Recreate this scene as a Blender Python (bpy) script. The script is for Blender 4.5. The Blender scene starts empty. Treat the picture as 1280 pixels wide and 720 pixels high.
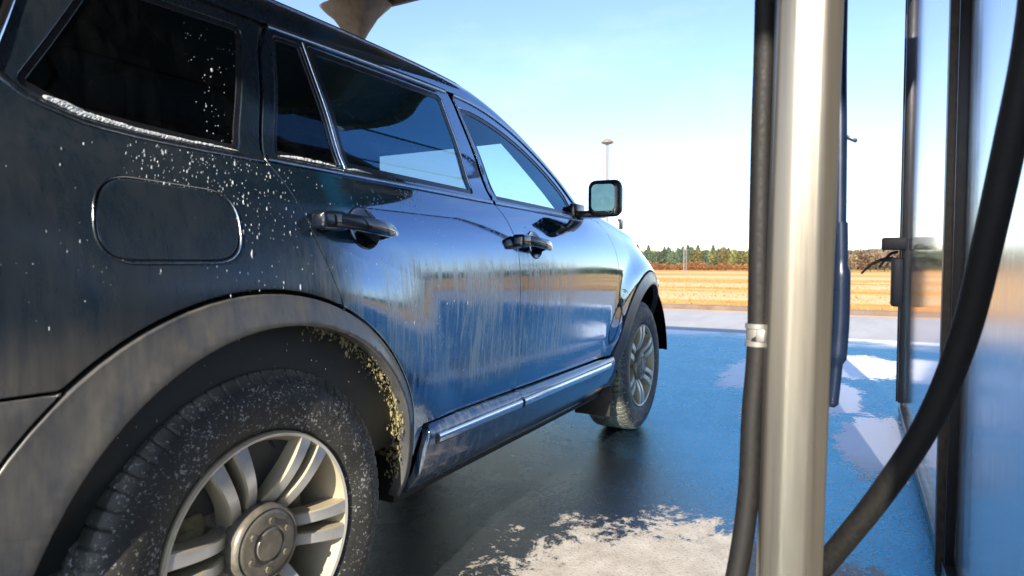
import bpy, bmesh, math, random
import numpy as np
from mathutils import Vector, Matrix
from mathutils.geometry import delaunay_2d_cdt
random.seed(7); rng = np.random.default_rng(7)
PI = math.pi
sc = bpy.context.scene
COL = sc.collection

# ------------------------------------------------------------------ materials
def newmat(name):
    m = bpy.data.materials.new(name); m.use_nodes = True
    nt = m.node_tree; nt.nodes.clear()
    return m, nt
class NB:
    """tiny node builder"""
    def __init__(s, name):
        s.m, s.nt = newmat(name); s.out = s.nt.nodes.new('ShaderNodeOutputMaterial')
    def n(s, t, **kw):
        x = s.nt.nodes.new(t)
        for k, v in kw.items():
            if k.startswith('_'): setattr(x, k[1:], v)
            else:
                key = k.replace('__', ' ')
                s.set(x, key, v)
        return x
    def set(s, x, key, v):
        sock = x.inputs[int(key[1:])] if key[0] == 'i' and key[1:].isdigit() else x.inputs[key]
        if isinstance(v, bpy.types.NodeSocket): s.nt.links.new(v, sock)
        elif isinstance(v, bpy.types.Node): s.nt.links.new(v.outputs[0], sock)
        else:
            if isinstance(v, tuple) and len(v) == 3 and sock.type == 'RGBA': v = (*v, 1)
            sock.default_value = v
    def coord(s, scale=(1, 1, 1), kind='Object'):
        tc = s.n('ShaderNodeTexCoord'); mp = s.n('ShaderNodeMapping')
        s.nt.links.new(tc.outputs[kind], mp.inputs['Vector']); mp.inputs['Scale'].default_value = scale
        return mp.outputs[0]
    def noise(s, vec, scale, detail=4, rough=.55, dist=0):
        x = s.n('ShaderNodeTexNoise', Scale=scale, Detail=detail, Roughness=rough, Distortion=dist)
        s.nt.links.new(vec, x.inputs['Vector']); return x.outputs[0]
    def ramp(s, fac, lo, hi, a=0.0, b=1.0, smooth=False):
        x = s.n('ShaderNodeMapRange'); x.interpolation_type = 'SMOOTHSTEP' if smooth else 'LINEAR'
        s.nt.links.new(fac, x.inputs[0]); x.inputs[1].default_value = lo; x.inputs[2].default_value = hi
        x.inputs[3].default_value = a; x.inputs[4].default_value = b
        return x.outputs[0]
    def math(s, op, a, b=None):
        x = s.n('ShaderNodeMath', _operation=op); s.set(x, 'i0', a)
        if b is not None: s.set(x, 'i1', b)
        return x.outputs[0]
    def mix(s, fac, a, b):
        x = s.n('ShaderNodeMix', _data_type='RGBA')
        for sock, v in ((x.inputs['Factor'], fac), (x.inputs[6], a), (x.inputs[7], b)):
            if isinstance(v, bpy.types.NodeSocket): s.nt.links.new(v, sock)
            elif isinstance(v, (int, float)) : sock.default_value = v
            else: sock.default_value = (*v, 1)
        return x.outputs[2]
    def sep(s, vec):
        x = s.n('ShaderNodeSeparateXYZ'); s.nt.links.new(vec, x.inputs[0]); return x.outputs
    def bump(s, h, strength=.3, dist=.002):
        return s.n('ShaderNodeBump', Height=h, Strength=strength, Distance=dist).outputs[0]
    def bsdf(s, **kw):
        x = s.n('ShaderNodeBsdfPrincipled', **kw); s.nt.links.new(x.outputs[0], s.out.inputs['Surface']); s.b = x
        return x

def simple(name, col, rough=.5, metal=0, spec=.5, nscale=20, var=.15, bumpd=0, coat=0, bscale=None):
    b = NB(name); v = b.coord(); n = b.noise(v, nscale)
    c = b.mix(b.ramp(n, .3, .7), tuple(x*(1-var) for x in col), tuple(min(1, x*(1+var)) for x in col))
    kw = dict(Base__Color=c, Metallic=metal, Roughness=b.ramp(n, .2, .8, max(.02, rough*.8), min(1, rough*1.2)), Coat__Weight=coat)
    if bumpd: kw['Normal'] = b.bump(b.noise(v, bscale or nscale*3), .5, bumpd)
    b.bsdf(**kw); return b.m

M = {}
CARX, CARY = 1.4, 0.99          # origin of the car (object coords are relative to it)
# black-navy car paint, water streaks, road film
def paint():
    b = NB('car_paint'); v = b.coord(); x, y, z = b.sep(v)
    wob = b.noise(b.coord((3, 3, 3)), 2, 2)
    st = b.noise(b.coord((34, 34, 2.2)), 1.6, 5, .65, .6)
    st2 = b.noise(b.coord((90, 90, 7)), 1.2, 3, .6)
    big = b.noise(v, 2.6, 4, .6, .4)
    # residue region: rear door and front of the quarter, below the shoulder
    xr = b.math('MULTIPLY', b.ramp(x, -1.5, -.85, smooth=True), b.ramp(x, 1.0, -.2, smooth=True))
    zr = b.math('MULTIPLY', b.ramp(z, 1.16, 1.02, smooth=True), b.ramp(z, .55, .7, smooth=True))
    reg = b.math('MULTIPLY', xr, zr)
    streak = b.math('MULTIPLY', b.ramp(b.math('ADD', st, b.math('MULTIPLY', big, .55)), .56, .90), reg)
    lowd = b.math('MULTIPLY', b.ramp(z, .98, .72), b.ramp(x, -1.1, -1.55))       # road film near the rear wheel
    lowd = b.math('MULTIPLY', lowd, b.ramp(b.math('ADD', big, b.math('MULTIPLY', st, .4)), .45, .85))
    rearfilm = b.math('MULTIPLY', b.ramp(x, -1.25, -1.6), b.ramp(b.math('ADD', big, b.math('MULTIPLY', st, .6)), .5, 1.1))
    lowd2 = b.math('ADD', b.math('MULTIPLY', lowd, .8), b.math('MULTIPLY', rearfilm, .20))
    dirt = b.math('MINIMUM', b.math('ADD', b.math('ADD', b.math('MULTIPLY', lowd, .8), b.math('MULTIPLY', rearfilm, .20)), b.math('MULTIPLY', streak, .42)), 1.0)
    film_or_shade = b.ramp(b.math('ADD', b.math('ADD', x, b.math('MULTIPLY', z, -.22)), b.math('MULTIPLY', big, .30)), -1.34, -1.17, .92, 0, True)  # near-black for the rear quarter's dark reflection, put into the colour
    base = b.mix(b.ramp(streak, 0, .8, 0, .5), b.mix(b.math('MINIMUM', lowd2, 1.0), b.mix(film_or_shade, (.002, .13, .29), (.0045, .0045, .0045)), (.17, .152, .125)), (.36, .42, .45))
    metal = b.math('MULTIPLY', b.ramp(dirt, 0, .6, .96, 0), b.math('SUBTRACT', 1.0, film_or_shade))
    r = b.math('ADD', b.math('MULTIPLY', streak, .16), b.math('MULTIPLY', dirt, .3))
    r = b.math('ADD', r, b.math('ADD', b.ramp(st2, .5, .75, .05, .12), b.math('MULTIPLY', film_or_shade, .22)))
    vor = b.n('ShaderNodeTexVoronoi', Scale=95.0); b.nt.links.new(b.coord((1, 1, .8)), vor.inputs['Vector'])
    gate = b.ramp(b.noise(v, 9, 3), .5, .62)
    drops = b.math('MULTIPLY', b.ramp(vor.outputs['Distance'], .32, .18), gate)
    h = b.math('ADD', b.math('MULTIPLY', drops, .5), b.math('MULTIPLY', b.math('MULTIPLY', st, reg), .9))
    b.bsdf(Base__Color=base, Metallic=metal, Specular__IOR__Level=b.math('SUBTRACT', .5, b.math('MULTIPLY', film_or_shade, .25)), Roughness=r, Coat__Weight=b.math('MULTIPLY', b.ramp(dirt, 0, .6, 1, .1), b.math('SUBTRACT', 1.0, b.math('MULTIPLY', film_or_shade, .86))), Coat__Roughness=b.math('MULTIPLY', r, .55),
           Coat__IOR=2.7, Normal=b.bump(h, .35, .0016))
    b.set(b.b, 'Coat Normal', b.bump(h, .45, .0014))
    return b.m
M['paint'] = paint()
def flare_mat():
    b = NB('flare_plastic'); v = b.coord(); x, y, z = b.sep(v)
    n = b.noise(b.coord((12, 12, 5)), 1.5, 6, .65); s = b.noise(b.coord((30, 30, 3)), 2, 4)
    f = b.math('MULTIPLY', b.ramp(b.math('ADD', n, b.math('MULTIPLY', s, .5)), .5, 1.0), b.ramp(x, .4, -1.5, .35, 1.0))
    c = b.mix(f, (.040, .047, .060), (.115, .107, .092))
    b.bsdf(Base__Color=c, Roughness=b.ramp(n, .3, .7, .28, .5), Coat__Weight=.4, Coat__Roughness=.2, Normal=b.bump(n, .3, .002)); return b.m
M['flare'] = flare_mat()
def sill_mat():
    b = NB('sill_paint'); v = b.coord(); n = b.noise(b.coord((20, 20, 3)), 2, 5, .65); x, y, z = b.sep(v)
    f = b.math('MULTIPLY', b.ramp(n, .4, .75), b.ramp(x, .2, -.9, .1, .8))
    c = b.mix(f, (.02, .06, .13), (.23, .23, .22))
    b.bsdf(Base__Color=c, Metallic=b.ramp(f, 0, .5, .55, 0), Roughness=b.ramp(f, 0, 1, .16, .5), Coat__Weight=.8, Coat__IOR=1.7, Coat__Roughness=.08, Normal=b.bump(n, .25, .001)); return b.m
M['sill'] = sill_mat()
M['chrome'] = simple('chrome', (.78, .8, .82), .09, 1, nscale=60, var=.08)
M['moulding'] = simple('wet_moulding', (.42, .47, .52), .22, 1, nscale=90, var=.2, bumpd=.0006, bscale=260)
M['black_trim'] = simple('black_trim', (.012, .013, .016), .28, 0, coat=.4)
M['handle'] = simple('handle_gloss', (.008, .012, .02), .08, .3, coat=1)
M['rubber'] = simple('rubber', (.006, .006, .007), .6, nscale=50, var=.3)
M['liner'] = None
def liner():
    b = NB('wheel_liner'); v = b.coord(); x, y, z = b.sep(v); n = b.noise(v, 7, 7, .7, .5); n2 = b.noise(v, 40, 4, .7)
    f = b.math('MULTIPLY', b.ramp(x, -.4, -.6), b.math('MULTIPLY', b.ramp(b.math('ADD', b.math('ADD', n, b.math('MULTIPLY', n2, .35)), b.ramp(x, -1.25, -.95, -.04, .10)), .69, .76), b.ramp(y, -.80, -.93)))
    c = b.mix(f, (.0022, .0022, .002), (.40, .36, .17))
    b.bsdf(Base__Color=c, Roughness=.8, Specular__IOR__Level=.03, Normal=b.bump(n2, .6, .01)); return b.m
M['liner'] = liner()
def glass(name, tint, ior=1.75, rough=.01, film_or_shade=0.0, gtint=(.42, .76, 1, 1)):
    b = NB(name); g = b.n('ShaderNodeBsdfGlossy', Roughness=rough); g.inputs['Color'].default_value = gtint
    t = b.n('ShaderNodeBsdfTransparent'); t.inputs['Color'].default_value = (*tint, 1)
    ge = b.n('ShaderNodeNewGeometry'); fr = b.n('ShaderNodeFresnel', IOR=b.ramp(ge.outputs['Backfacing'], 0, 1, ior, 1/ior)); mx = b.n('ShaderNodeMixShader')
    b.nt.links.new(fr.outputs[0], mx.inputs[0]); b.nt.links.new(t.outputs[0], mx.inputs[1]); b.nt.links.new(g.outputs[0], mx.inputs[2])
    last = mx
    if film_or_shade:
        d = b.n('ShaderNodeBsdfDiffuse'); d.inputs['Color'].default_value = (.5, .52, .52, 1)
        n = b.noise(b.coord((18, 18, 4)), 1.5, 6, .7)
        m2 = b.n('ShaderNodeMixShader'); b.nt.links.new(b.ramp(n, .45, .85, 0, film_or_shade), m2.inputs[0])
        b.nt.links.new(mx.outputs[0], m2.inputs[1]); b.nt.links.new(d.outputs[0], m2.inputs[2]); last = m2
    b.nt.links.new(last.outputs[0], b.out.inputs['Surface']); return b.m
M['privacy'] = glass('privacy_glass', (.10, .11, .11), 1.6, film_or_shade=.012)
M['rearglass'] = glass('tinted_glass', (.42, .47, .5), 2.9, film_or_shade=.02, gtint=(.28, .68, 1, 1))
M['glass'] = glass('clear_green_glass', (.74, .86, .82), 2.4, film_or_shade=.01)
def mirror_mat():
    return simple('mirror_silver', (.06, .115, .13), .03, 1, nscale=30, var=.12)
M['mirror'] = mirror_mat()
def tyre_mat():
    b = NB('tyre_rubber'); v = b.coord(); n = b.noise(v, 120, 3, .7); n2 = b.noise(v, 10, 4)
    sp = b.ramp(b.math('ADD', n, b.math('MULTIPLY', n2, .35)), .755, .84)
    xx_, yy_, zz_ = b.sep(v); rr_ = b.math('SQRT', b.math('ADD', b.math('MULTIPLY', xx_, xx_), b.math('MULTIPLY', zz_, zz_)))
    dust = b.math('MULTIPLY', b.ramp(rr_, .378, .398), b.ramp(n2, .3, .6, .5, 1))
    c = b.mix(dust, b.mix(b.ramp(n2, .3, .7), (.018, .018, .018), (.045, .045, .04)), (.13, .13, .105))
    c = b.mix(b.math('MULTIPLY', sp, .75), c, (.42, .43, .42))
    gz_ = None
    for g_ in (.062, .110, .155, .203):
        q_ = b.ramp(b.math('ABSOLUTE', b.math('SUBTRACT', yy_, g_)), .0075, .0055); gz_ = q_ if gz_ is None else b.math('MAXIMUM', gz_, q_)
    gz_ = b.math('MULTIPLY', b.math('MULTIPLY', gz_, b.ramp(rr_, .395, .400)), b.ramp(b.noise(v, 60, 3, .7), .52, .60)); c = b.mix(gz_, c, (.6, .6, .58))
    b.bsdf(Base__Color=c, Roughness=b.ramp(n2, .3, .7, .42, .75), Normal=b.bump(b.math('ADD', n, n2), .5, .002)); return b.m
M['tyre'] = tyre_mat()
def rim_mat():
    b = NB('dusty_alloy'); v = b.coord(); x, y, z = b.sep(v); n = b.noise(v, 14, 6, .7); geo = b.n('ShaderNodeNewGeometry')
    nx = b.sep(geo.outputs['Normal'])
    face = b.ramp(nx[1], -.8, -.97)                       # wiped flat outer faces
    f = b.math('SUBTRACT', 1.0, b.math('MULTIPLY', face, b.ramp(n, .3, .55, .55, 1.0)))
    c = b.mix(f, (.62, .64, .66), (.40, .345, .235))
    b.bsdf(Base__Color=c, Metallic=b.ramp(f, 0, 1, .75, .1), Roughness=b.ramp(f, 0, 1, .28, .62), Normal=b.bump(n, .3, .002)); return b.m
M['rim'] = rim_mat()
M['cap'] = simple('dusty_cap', (.17, .155, .125), .38, .35, nscale=25, var=.35, bumpd=.001)
M['disc'] = simple('brake_disc', (.33, .30, .24), .45, .6, nscale=60, var=.25)
M['mud'] = simple('dry_mud', (.20, .175, .09), .6, nscale=50, var=.35, bumpd=.004)
M['under'] = simple('underbody', (.012, .012, .012), .8)
M['fabric'] = simple('seat_cloth', (.05, .05, .052), .85, nscale=80)
M['dash'] = simple('dash_plastic', (.035, .04, .04), .55)
M['lining'] = simple('roof_lining', (.3, .3, .28), .9)
def foam_mat():
    b = NB('soap_foam'); n = b.noise(b.coord(), 400, 3)
    b.bsdf(Base__Color=b.mix(n, (.42, .43, .45), (.7, .71, .72)), Roughness=.45, Normal=b.bump(n, .4, .001)); 
    b.b.inputs['Subsurface Weight'].default_value = .15; return b.m
M['foam'] = foam_mat()
M['redlens'] = simple('red_lens', (.35, .01, .01), .1, coat=1)
M['lens'] = simple('lamp_lens', (.6, .62, .65), .08, .5, coat=1)

# ------------------------------------------------------------------ object helpers
def tag(o, label=None, cat=None, group=None, kind=None):
    if label: o['label'] = label
    if cat: o['category'] = cat
    if group: o['group'] = group
    if kind: o['kind'] = kind
    return o
def empty(name, loc, parent=None):
    o = bpy.data.objects.new(name, None); o.empty_display_size = .1; COL.objects.link(o)
    if parent: o.parent = parent; loc = Vector(loc) - wloc(parent)
    o.location = loc; return o
def wloc(o):
    l = Vector(o.location)
    while o.parent: o = o.parent; l = l + Vector(o.location)
    return l
class G:
    """geometry in world coordinates with per-vertex normals (None = auto)"""
    def __init__(s): s.v = []; s.f = []; s.nm = []; s.sharp = False; s.custom = False
    def add(s, V, F, N=None):
        o = len(s.v); s.v += [tuple(map(float, a)) for a in V]; s.f += [tuple(int(i)+o for i in f) for f in F]
        if N is not None: s.custom = True; s.nm += [tuple(map(float, a)) for a in N]
        else: s.nm += [(0, 0, 0)]*len(V)
        return s
    def bm(s, b):
        b.verts.ensure_lookup_table(); b.verts.index_update()
        s.add([v.co for v in b.verts], [[v.index for v in f.verts] for f in b.faces]); b.free(); return s
    def mirror(s):
        s.v = [(x, 2*CARY-y, z) for x, y, z in s.v]; s.nm = [(x, -y, z) for x, y, z in s.nm]
        s.f = [tuple(reversed(f)) for f in s.f]; return s
    def box(s, c, d, bev=0, rot=None, seg=2):
        b = bmesh.new(); bmesh.ops.create_cube(b, size=1); bmesh.ops.scale(b, vec=d, verts=b.verts)
        if bev: bmesh.ops.bevel(b, geom=b.edges[:], offset=bev, segments=seg, profile=.5, affect='EDGES')
        if rot is not None: bmesh.ops.transform(b, matrix=rot, verts=b.verts)
        bmesh.ops.translate(b, vec=c, verts=b.verts); return s.bm(b)
    def tube(s, pts, rad, n=12, caps=True, jitter=0):
        P = [Vector(p) for p in pts]; V = []; F = []; up = None
        R = rad if hasattr(rad, '__len__') else [rad]*len(P)
        for i, p in enumerate(P):
            t = (P[min(i+1, len(P)-1)] - P[max(i-1, 0)]).normalized()
            if up is None: up = t.orthogonal().normalized()
            a = (up - t*up.dot(t)).normalized(); up = a; c = t.cross(a)
            for k in range(n):
                an = 2*PI*k/n; V.append(p + (a*math.cos(an) + c*math.sin(an))*R[i])
        for i in range(len(P)-1):
            for k in range(n): F.append((i*n+k, i*n+(k+1) % n, (i+1)*n+(k+1) % n, (i+1)*n+k))
        if caps: F.append(tuple(reversed(range(n)))); F.append(tuple(range((len(P)-1)*n, len(P)*n)))
        return s.add(V, F)
    def prism(s, poly, z0, z1, axis='z'):
        n = len(poly)
        def mk(a, b_, c): return {'z': (a, b_, c), 'y': (a, c, b_), 'x': (c, a, b_)}[axis]
        V = [mk(a, b_, z0) for a, b_ in poly] + [mk(a, b_, z1) for a, b_ in poly]
        F = [tuple(reversed(range(n))), tuple(range(n, 2*n))] + [(i, (i+1) % n, n+(i+1) % n, n+i) for i in range(n)]
        return s.add(V, F)
    def revolve(s, prof, c, n=48, axis='y', arc=None):
        V = []; F = []; m = len(prof); full = arc is None; a0, a1 = (0, 2*PI) if full else arc
        cnt = n if full else n+1
        for i in range(cnt):
            a = a0+(a1-a0)*i/n; ca, sa = math.cos(a), math.sin(a)
            for r, w in prof:
                V.append({'y': (c[0]+r*ca, c[1]+w, c[2]+r*sa), 'z': (c[0]+r*ca, c[1]+r*sa, c[2]+w), 'x': (c[0]+w, c[1]+r*ca, c[2]+r*sa)}[axis])
        for i in range(n):
            j = (i+1) % cnt
            for k in range(m-1): F.append((i*m+k, i*m+k+1, j*m+k+1, j*m+k))
        return s.add(V, F)
    def grid(s, A, N=None, flip=False):
        A = np.asarray(A, float); a, b_ = A.shape[:2]
        F = []
        for i in range(a-1):
            for j in range(b_-1):
                q = (i*b_+j, i*b_+j+1, (i+1)*b_+j+1, (i+1)*b_+j); F.append(q[::-1] if flip else q)
        return s.add(A.reshape(-1, 3), F, None if N is None else np.asarray(N).reshape(-1, 3))
def obj(name, g, mat, parent=None, smooth=35, origin=None, mats=None):
    if parent is not None: off = wloc(parent)
    else: off = Vector(origin) if origin is not None else Vector((0, 0, 0))
    me = bpy.data.meshes.new(name)
    V = [tuple(Vector(v)-off) for v in g.v]
    me.from_pydata(V, [], g.f); me.update()
    if not g.custom:
        b = bmesh.new(); b.from_mesh(me); bmesh.ops.recalc_face_normals(b, faces=b.faces); b.to_mesh(me); b.free()
    me.polygons.foreach_set('use_smooth', [True]*len(me.polygons))
    o = bpy.data.objects.new(name, me); COL.objects.link(o)
    if mat: me.materials.append(M[mat] if isinstance(mat, str) else mat)
    if g.custom:
        me.normals_split_custom_set_from_vertices(g.nm)
    elif smooth is not None:
        me.set_sharp_from_angle(angle=math.radians(smooth))
    if parent is not None: o.parent = parent
    else: o.location = off
    return o

# ------------------------------------------------------------------ car body surface  y = S(x, z)
def sm(t): t = np.clip(t, 0, 1); return t*t*(3-2*t)
_k = np.array([(0, .12), (.30, .085), (.36, .05), (.45, .02), (.55, .004), (.64, -.012), (.72, -.019), (.82, -.027), (.92, -.0335), (1.0, -.0355),
      (1.08, -.0325), (1.15, -.022), (1.21, -.004), (1.26, .020), (1.30, .048), (1.32, .060), (1.45, .097), (1.60, .141), (1.70, .172), (1.80, .21), (2.0, .3)])
_zt = np.arange(0, 2.0, .001)
def _spline(xk, yk, xt):
    n = len(xk); h = np.diff(xk); A = np.zeros((n, n)); r = np.zeros(n); A[0, 0] = A[-1, -1] = 1
    for i in range(1, n-1):
        A[i, i-1] = h[i-1]; A[i, i] = 2*(h[i-1]+h[i]); A[i, i+1] = h[i]; r[i] = 3*((yk[i+1]-yk[i])/h[i]-(yk[i]-yk[i-1])/h[i-1])
    c = np.linalg.solve(A, r); b = np.diff(yk)/h-h*(2*c[:-1]+c[1:])/3; d = np.diff(c)/(3*h)
    i = np.clip(np.searchsorted(xk, xt)-1, 0, n-2); t = xt-xk[i]
    return yk[i]+b[i]*t+c[i]*t*t+d[i]*t**3
_yt = _spline(_k[:, 0], _k[:, 1], _zt)
_w = np.exp(-.5*(np.arange(-45, 46)/16.)**2); _w /= _w.sum()
_yt = np.convolve(np.pad(_yt, 45, mode='reflect', reflect_type='odd'), _w, 'valid')
_T = np.array([(2.0, 1.31), (2.2, 1.295), (2.4, 1.272), (2.6, 1.245), (2.8, 1.215), (3.0, 1.178), (3.2, 1.13), (3.4, 1.06), (3.6, .96), (3.8, .82)])
def Tz(x): return np.interp(x, _T[:, 0], _T[:, 1])
_xt = np.arange(1.5, 4.2, .005); _tt = Tz(_xt); _w2 = np.exp(-.5*(np.arange(-40, 41)/14.)**2); _w2 /= _w2.sum()
_tt = np.convolve(np.pad(_tt, 40, mode='edge'), _w2, 'valid')
def Tz(x): return np.interp(x, _xt, _tt)
RW, FW = (0.0, .40), (2.93, .40)
def S(x, z):
    x = np.asarray(x, float); z = np.asarray(z, float)
    d = 1.31-Tz(x); zz = z + d*sm((z-.70)/np.maximum(Tz(x)-.70, .05))
    y = np.interp(zz, _zt, _yt)
    y = y + .006*((x-1.0)/1.0)**2*sm((1.5-z)/.4)*(x < 2.6) + np.where(x >= 2.6, .006*2.56, 0)*sm((1.5-z)/.4)
    y = y + .30*np.clip((x-2.75), 0, 9)**2.4 + .22*np.clip((-.45-x), 0, 9)**2.2
    y = y + .05*np.clip(x-1.2, 0, 9)**2*sm((z-1.33)/.35)*(x < 2.6)      # cabin narrows forward
    for (cx, cz), amp, r0, r1 in ((RW, .020, .61, .84), (FW, .030, .60, .78)):
        r = np.hypot(x-cx, z-cz); up = sm((z-.40)/.35)
        y = y - amp*sm((r1-r)/(r1-r0))*sm((1.22-z)/.25)*(.35+.65*up)
    return y
def SN(x, z, f=S, e=.004):
    gx = (f(x+e, z)-f(x-e, z))/(2*e); gz = (f(x, z+e)-f(x, z-e))/(2*e)
    n = np.stack([gx, -np.ones_like(gx), gz], -1); return n/np.linalg.norm(n, axis=-1, keepdims=True)
def inpoly(P, poly):
    x, y = P[:, 0], P[:, 1]; r = np.zeros(len(P), bool); n = len(poly)
    for i in range(n):
        x1, y1 = poly[i]; x2, y2 = poly[(i+1) % n]
        c = ((y1 > y) != (y2 > y)); r ^= c & (x < (x2-x1)*(y-y1)/(y2-y1+1e-15)+x1)
    return r
def area(p): return sum(p[i][0]*p[(i+1) % len(p)][1]-p[(i+1) % len(p)][0]*p[i][1] for i in range(len(p)))/2
def offset(poly, d):
    """inward by d for ccw polygon"""
    if area(poly) < 0: poly = poly[::-1]
    n = len(poly); out = []
    for i in range(n):
        a, b_, c = (np.array(poly[(i+k) % n], float) for k in (-1, 0, 1))
        e1 = b_-a; e2 = c-b_; e1 /= np.linalg.norm(e1)+1e-12; e2 /= np.linalg.norm(e2)+1e-12
        n1 = np.array((-e1[1], e1[0])); n2 = np.array((-e2[1], e2[0])); m = n1+n2; m /= np.linalg.norm(m)+1e-9
        out.append(tuple(b_+m*d/max(.35, m@n1)))
    return out
def dens(poly, h):
    out = []; n = len(poly)
    for i in range(n):
        a = np.array(poly[i], float); b_ = np.array(poly[(i+1) % n], float); k = max(1, int(np.ceil(np.linalg.norm(b_-a)/h)))
        for j in range(k): out.append(tuple(a+(b_-a)*j/k))
    return out
def rnd(poly, r, n=5):
    """round the corners of a polygon; r = radius or list"""
    out = []; m = len(poly)
    for i in range(m):
        rr = r[i] if hasattr(r, '__len__') else r
        a, b_, c = (np.array(poly[(i+k) % m], float) for k in (-1, 0, 1))
        if rr <= 0: out.append(tuple(b_)); continue
        la, lc = np.linalg.norm(a-b_), np.linalg.norm(c-b_); rr = min(rr, la*.45, lc*.45)
        p0 = b_+(a-b_)/la*rr; p1 = b_+(c-b_)/lc*rr
        for k in range(n+1):
            t = k/n; out.append(tuple((1-t)**2*p0+2*t*(1-t)*b_+t*t*p1))
    return out
def panel(poly, holes=(), f=S, off=0.0, gap=.0036, h=.024, edge=.016, rr=.003, holeedge=True, rim=True):
    """sheet y=f(x,z)+off bounded by polygons in xz, edges rolled inwards"""
    if area(poly) < 0: poly = poly[::-1]
    O = dens(offset(poly, gap), h); H = []
    for q in holes:
        if area(q) < 0: q = q[::-1]
        H.append(dens(offset(q, -gap) if gap else q, h))
    pts = []; ed = []
    for L in [O]+H:
        o = len(pts); pts += L; ed += [(o+i, o+(i+1) % len(L)) for i in range(len(L))]
    nb = len(pts); A = np.array(pts)
    lo, hi = A.min(0), A.max(0)
    gx, gz = np.meshgrid(np.arange(lo[0]+h/2, hi[0], h), np.arange(lo[1]+h/2, hi[1], h)); gp = np.stack([gx.ravel(), gz.ravel()], -1)
    k = inpoly(gp, O)
    for q in H: k &= ~inpoly(gp, q)
    gp = gp[k]
    if len(gp):
        dd = np.full(len(gp), 9.)
        for a, b_ in ed:
            pa, pb = A[a], A[b_]; ab = pb-pa; t = np.clip(((gp-pa)@ab)/(ab@ab+1e-12), 0, 1); dd = np.minimum(dd, np.linalg.norm(gp-pa-t[:, None]*ab, axis=1))
        gp = gp[dd > h*.35]
    allp = [Vector(p) for p in pts]+[Vector(p) for p in gp]
    V, E, F, _, _, _ = delaunay_2d_cdt(allp, ed, [], 0, 1e-6)
    V = np.array([tuple(v) for v in V]); F = np.array([f_ for f_ in F if len(f_) == 3])
    cen = V[F].mean(1); k = inpoly(cen, O)
    for q in H: k &= ~inpoly(cen, q)
    F = F[k]
    a = V[F]; s2 = (a[:, 1, 0]-a[:, 0, 0])*(a[:, 2, 1]-a[:, 0, 1])-(a[:, 2, 0]-a[:, 0, 0])*(a[:, 1, 1]-a[:, 0, 1])
    F = np.where((s2 < 0)[:, None], F[:, ::-1], F)[np.abs(s2) > 1e-9]   # ccw in xz -> normal -y
    Y = f(V[:, 0], V[:, 1])+off; N = SN(V[:, 0], V[:, 1], f)
    P3 = np.stack([V[:, 0], Y, V[:, 1]], -1)
    g = G(); 
    if not rim: g.add(P3, F, N); return g
    cnt = {}
    for t in F:
        for i in range(3):
            e = (t[i], t[(i+1) % 3]); cnt[e] = 1
    bd = [e for e in cnt if (e[1], e[0]) not in cnt]
    nrm = {}
    for a_, b_ in bd:
        d = V[b_]-V[a_]; n = np.array((d[1], -d[0])); n /= np.linalg.norm(n)+1e-12
        for q in (a_, b_): nrm[q] = nrm.get(q, 0)+n
    ids = list(nrm); idx = {q: i for i, q in enumerate(ids)}; n0 = len(P3)
    o2 = np.array([nrm[q]/(np.linalg.norm(nrm[q])+1e-12) for q in ids]); b0 = P3[ids]; bn = N[ids]
    o3 = np.stack([o2[:, 0], 0*o2[:, 0], o2[:, 1]], -1)
    r1 = b0+o3*rr*.7; r1[:, 1] += rr*.3; r2 = b0+o3*rr; r2[:, 1] += rr; r3 = b0+o3*rr; r3[:, 1] += edge
    m1 = bn*.75+o3*.65; m1 /= np.linalg.norm(m1, axis=1, keepdims=True); m2 = o3
    allP = np.concatenate([P3, r1, r2, r3]); allN = np.concatenate([N, m1, m2, m2]); k = len(ids); FF = [tuple(t) for t in F]
    for a_, b_ in bd:
        ia, ib = idx[a_], idx[b_]
        lay = [(a_, b_), (n0+ia, n0+ib), (n0+k+ia, n0+k+ib), (n0+2*k+ia, n0+2*k+ib)]
        for (p, q), (r, s) in zip(lay[:-1], lay[1:]): FF.append((q, p, r, s))
    g.add(allP, FF, allN); return g
def arc(c, r, a0, a1, n):
    return [(c[0]+r*math.cos(math.radians(a0+(a1-a0)*i/n)), c[1]+r*math.sin(math.radians(a0+(a1-a0)*i/n))) for i in range(n+1)]
def strip(path, w, hgt, f=S, off=0.0, n=8):
    """half round moulding along an xz path"""
    A = np.array(path, float); seg = np.linalg.norm(np.diff(A, axis=0), axis=1); s = np.r_[0, np.cumsum(seg)]
    t = np.linspace(0, s[-1], max(6, int(s[-1]/.03))); P = np.stack([np.interp(t, s, A[:, 0]), np.interp(t, s, A[:, 1])], -1)
    T = np.gradient(P, axis=0); T /= np.linalg.norm(T, axis=1, keepdims=True); Q = np.stack([-T[:, 1], T[:, 0]], -1)
    rows = []
    for j in range(n+1):
        a = PI*j/n; p = P+Q*(w/2*math.cos(a)); y = f(P[:, 0]+Q[:, 0]*w/2*math.cos(a), P[:, 1]+Q[:, 1]*w/2*math.cos(a))+off-hgt*math.sin(a)**.7
        rows.append(np.stack([p[:, 0], y, p[:, 1]], -1))
    R = np.stack(rows); return G().grid(R)
def lip(g, path): return g

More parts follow.
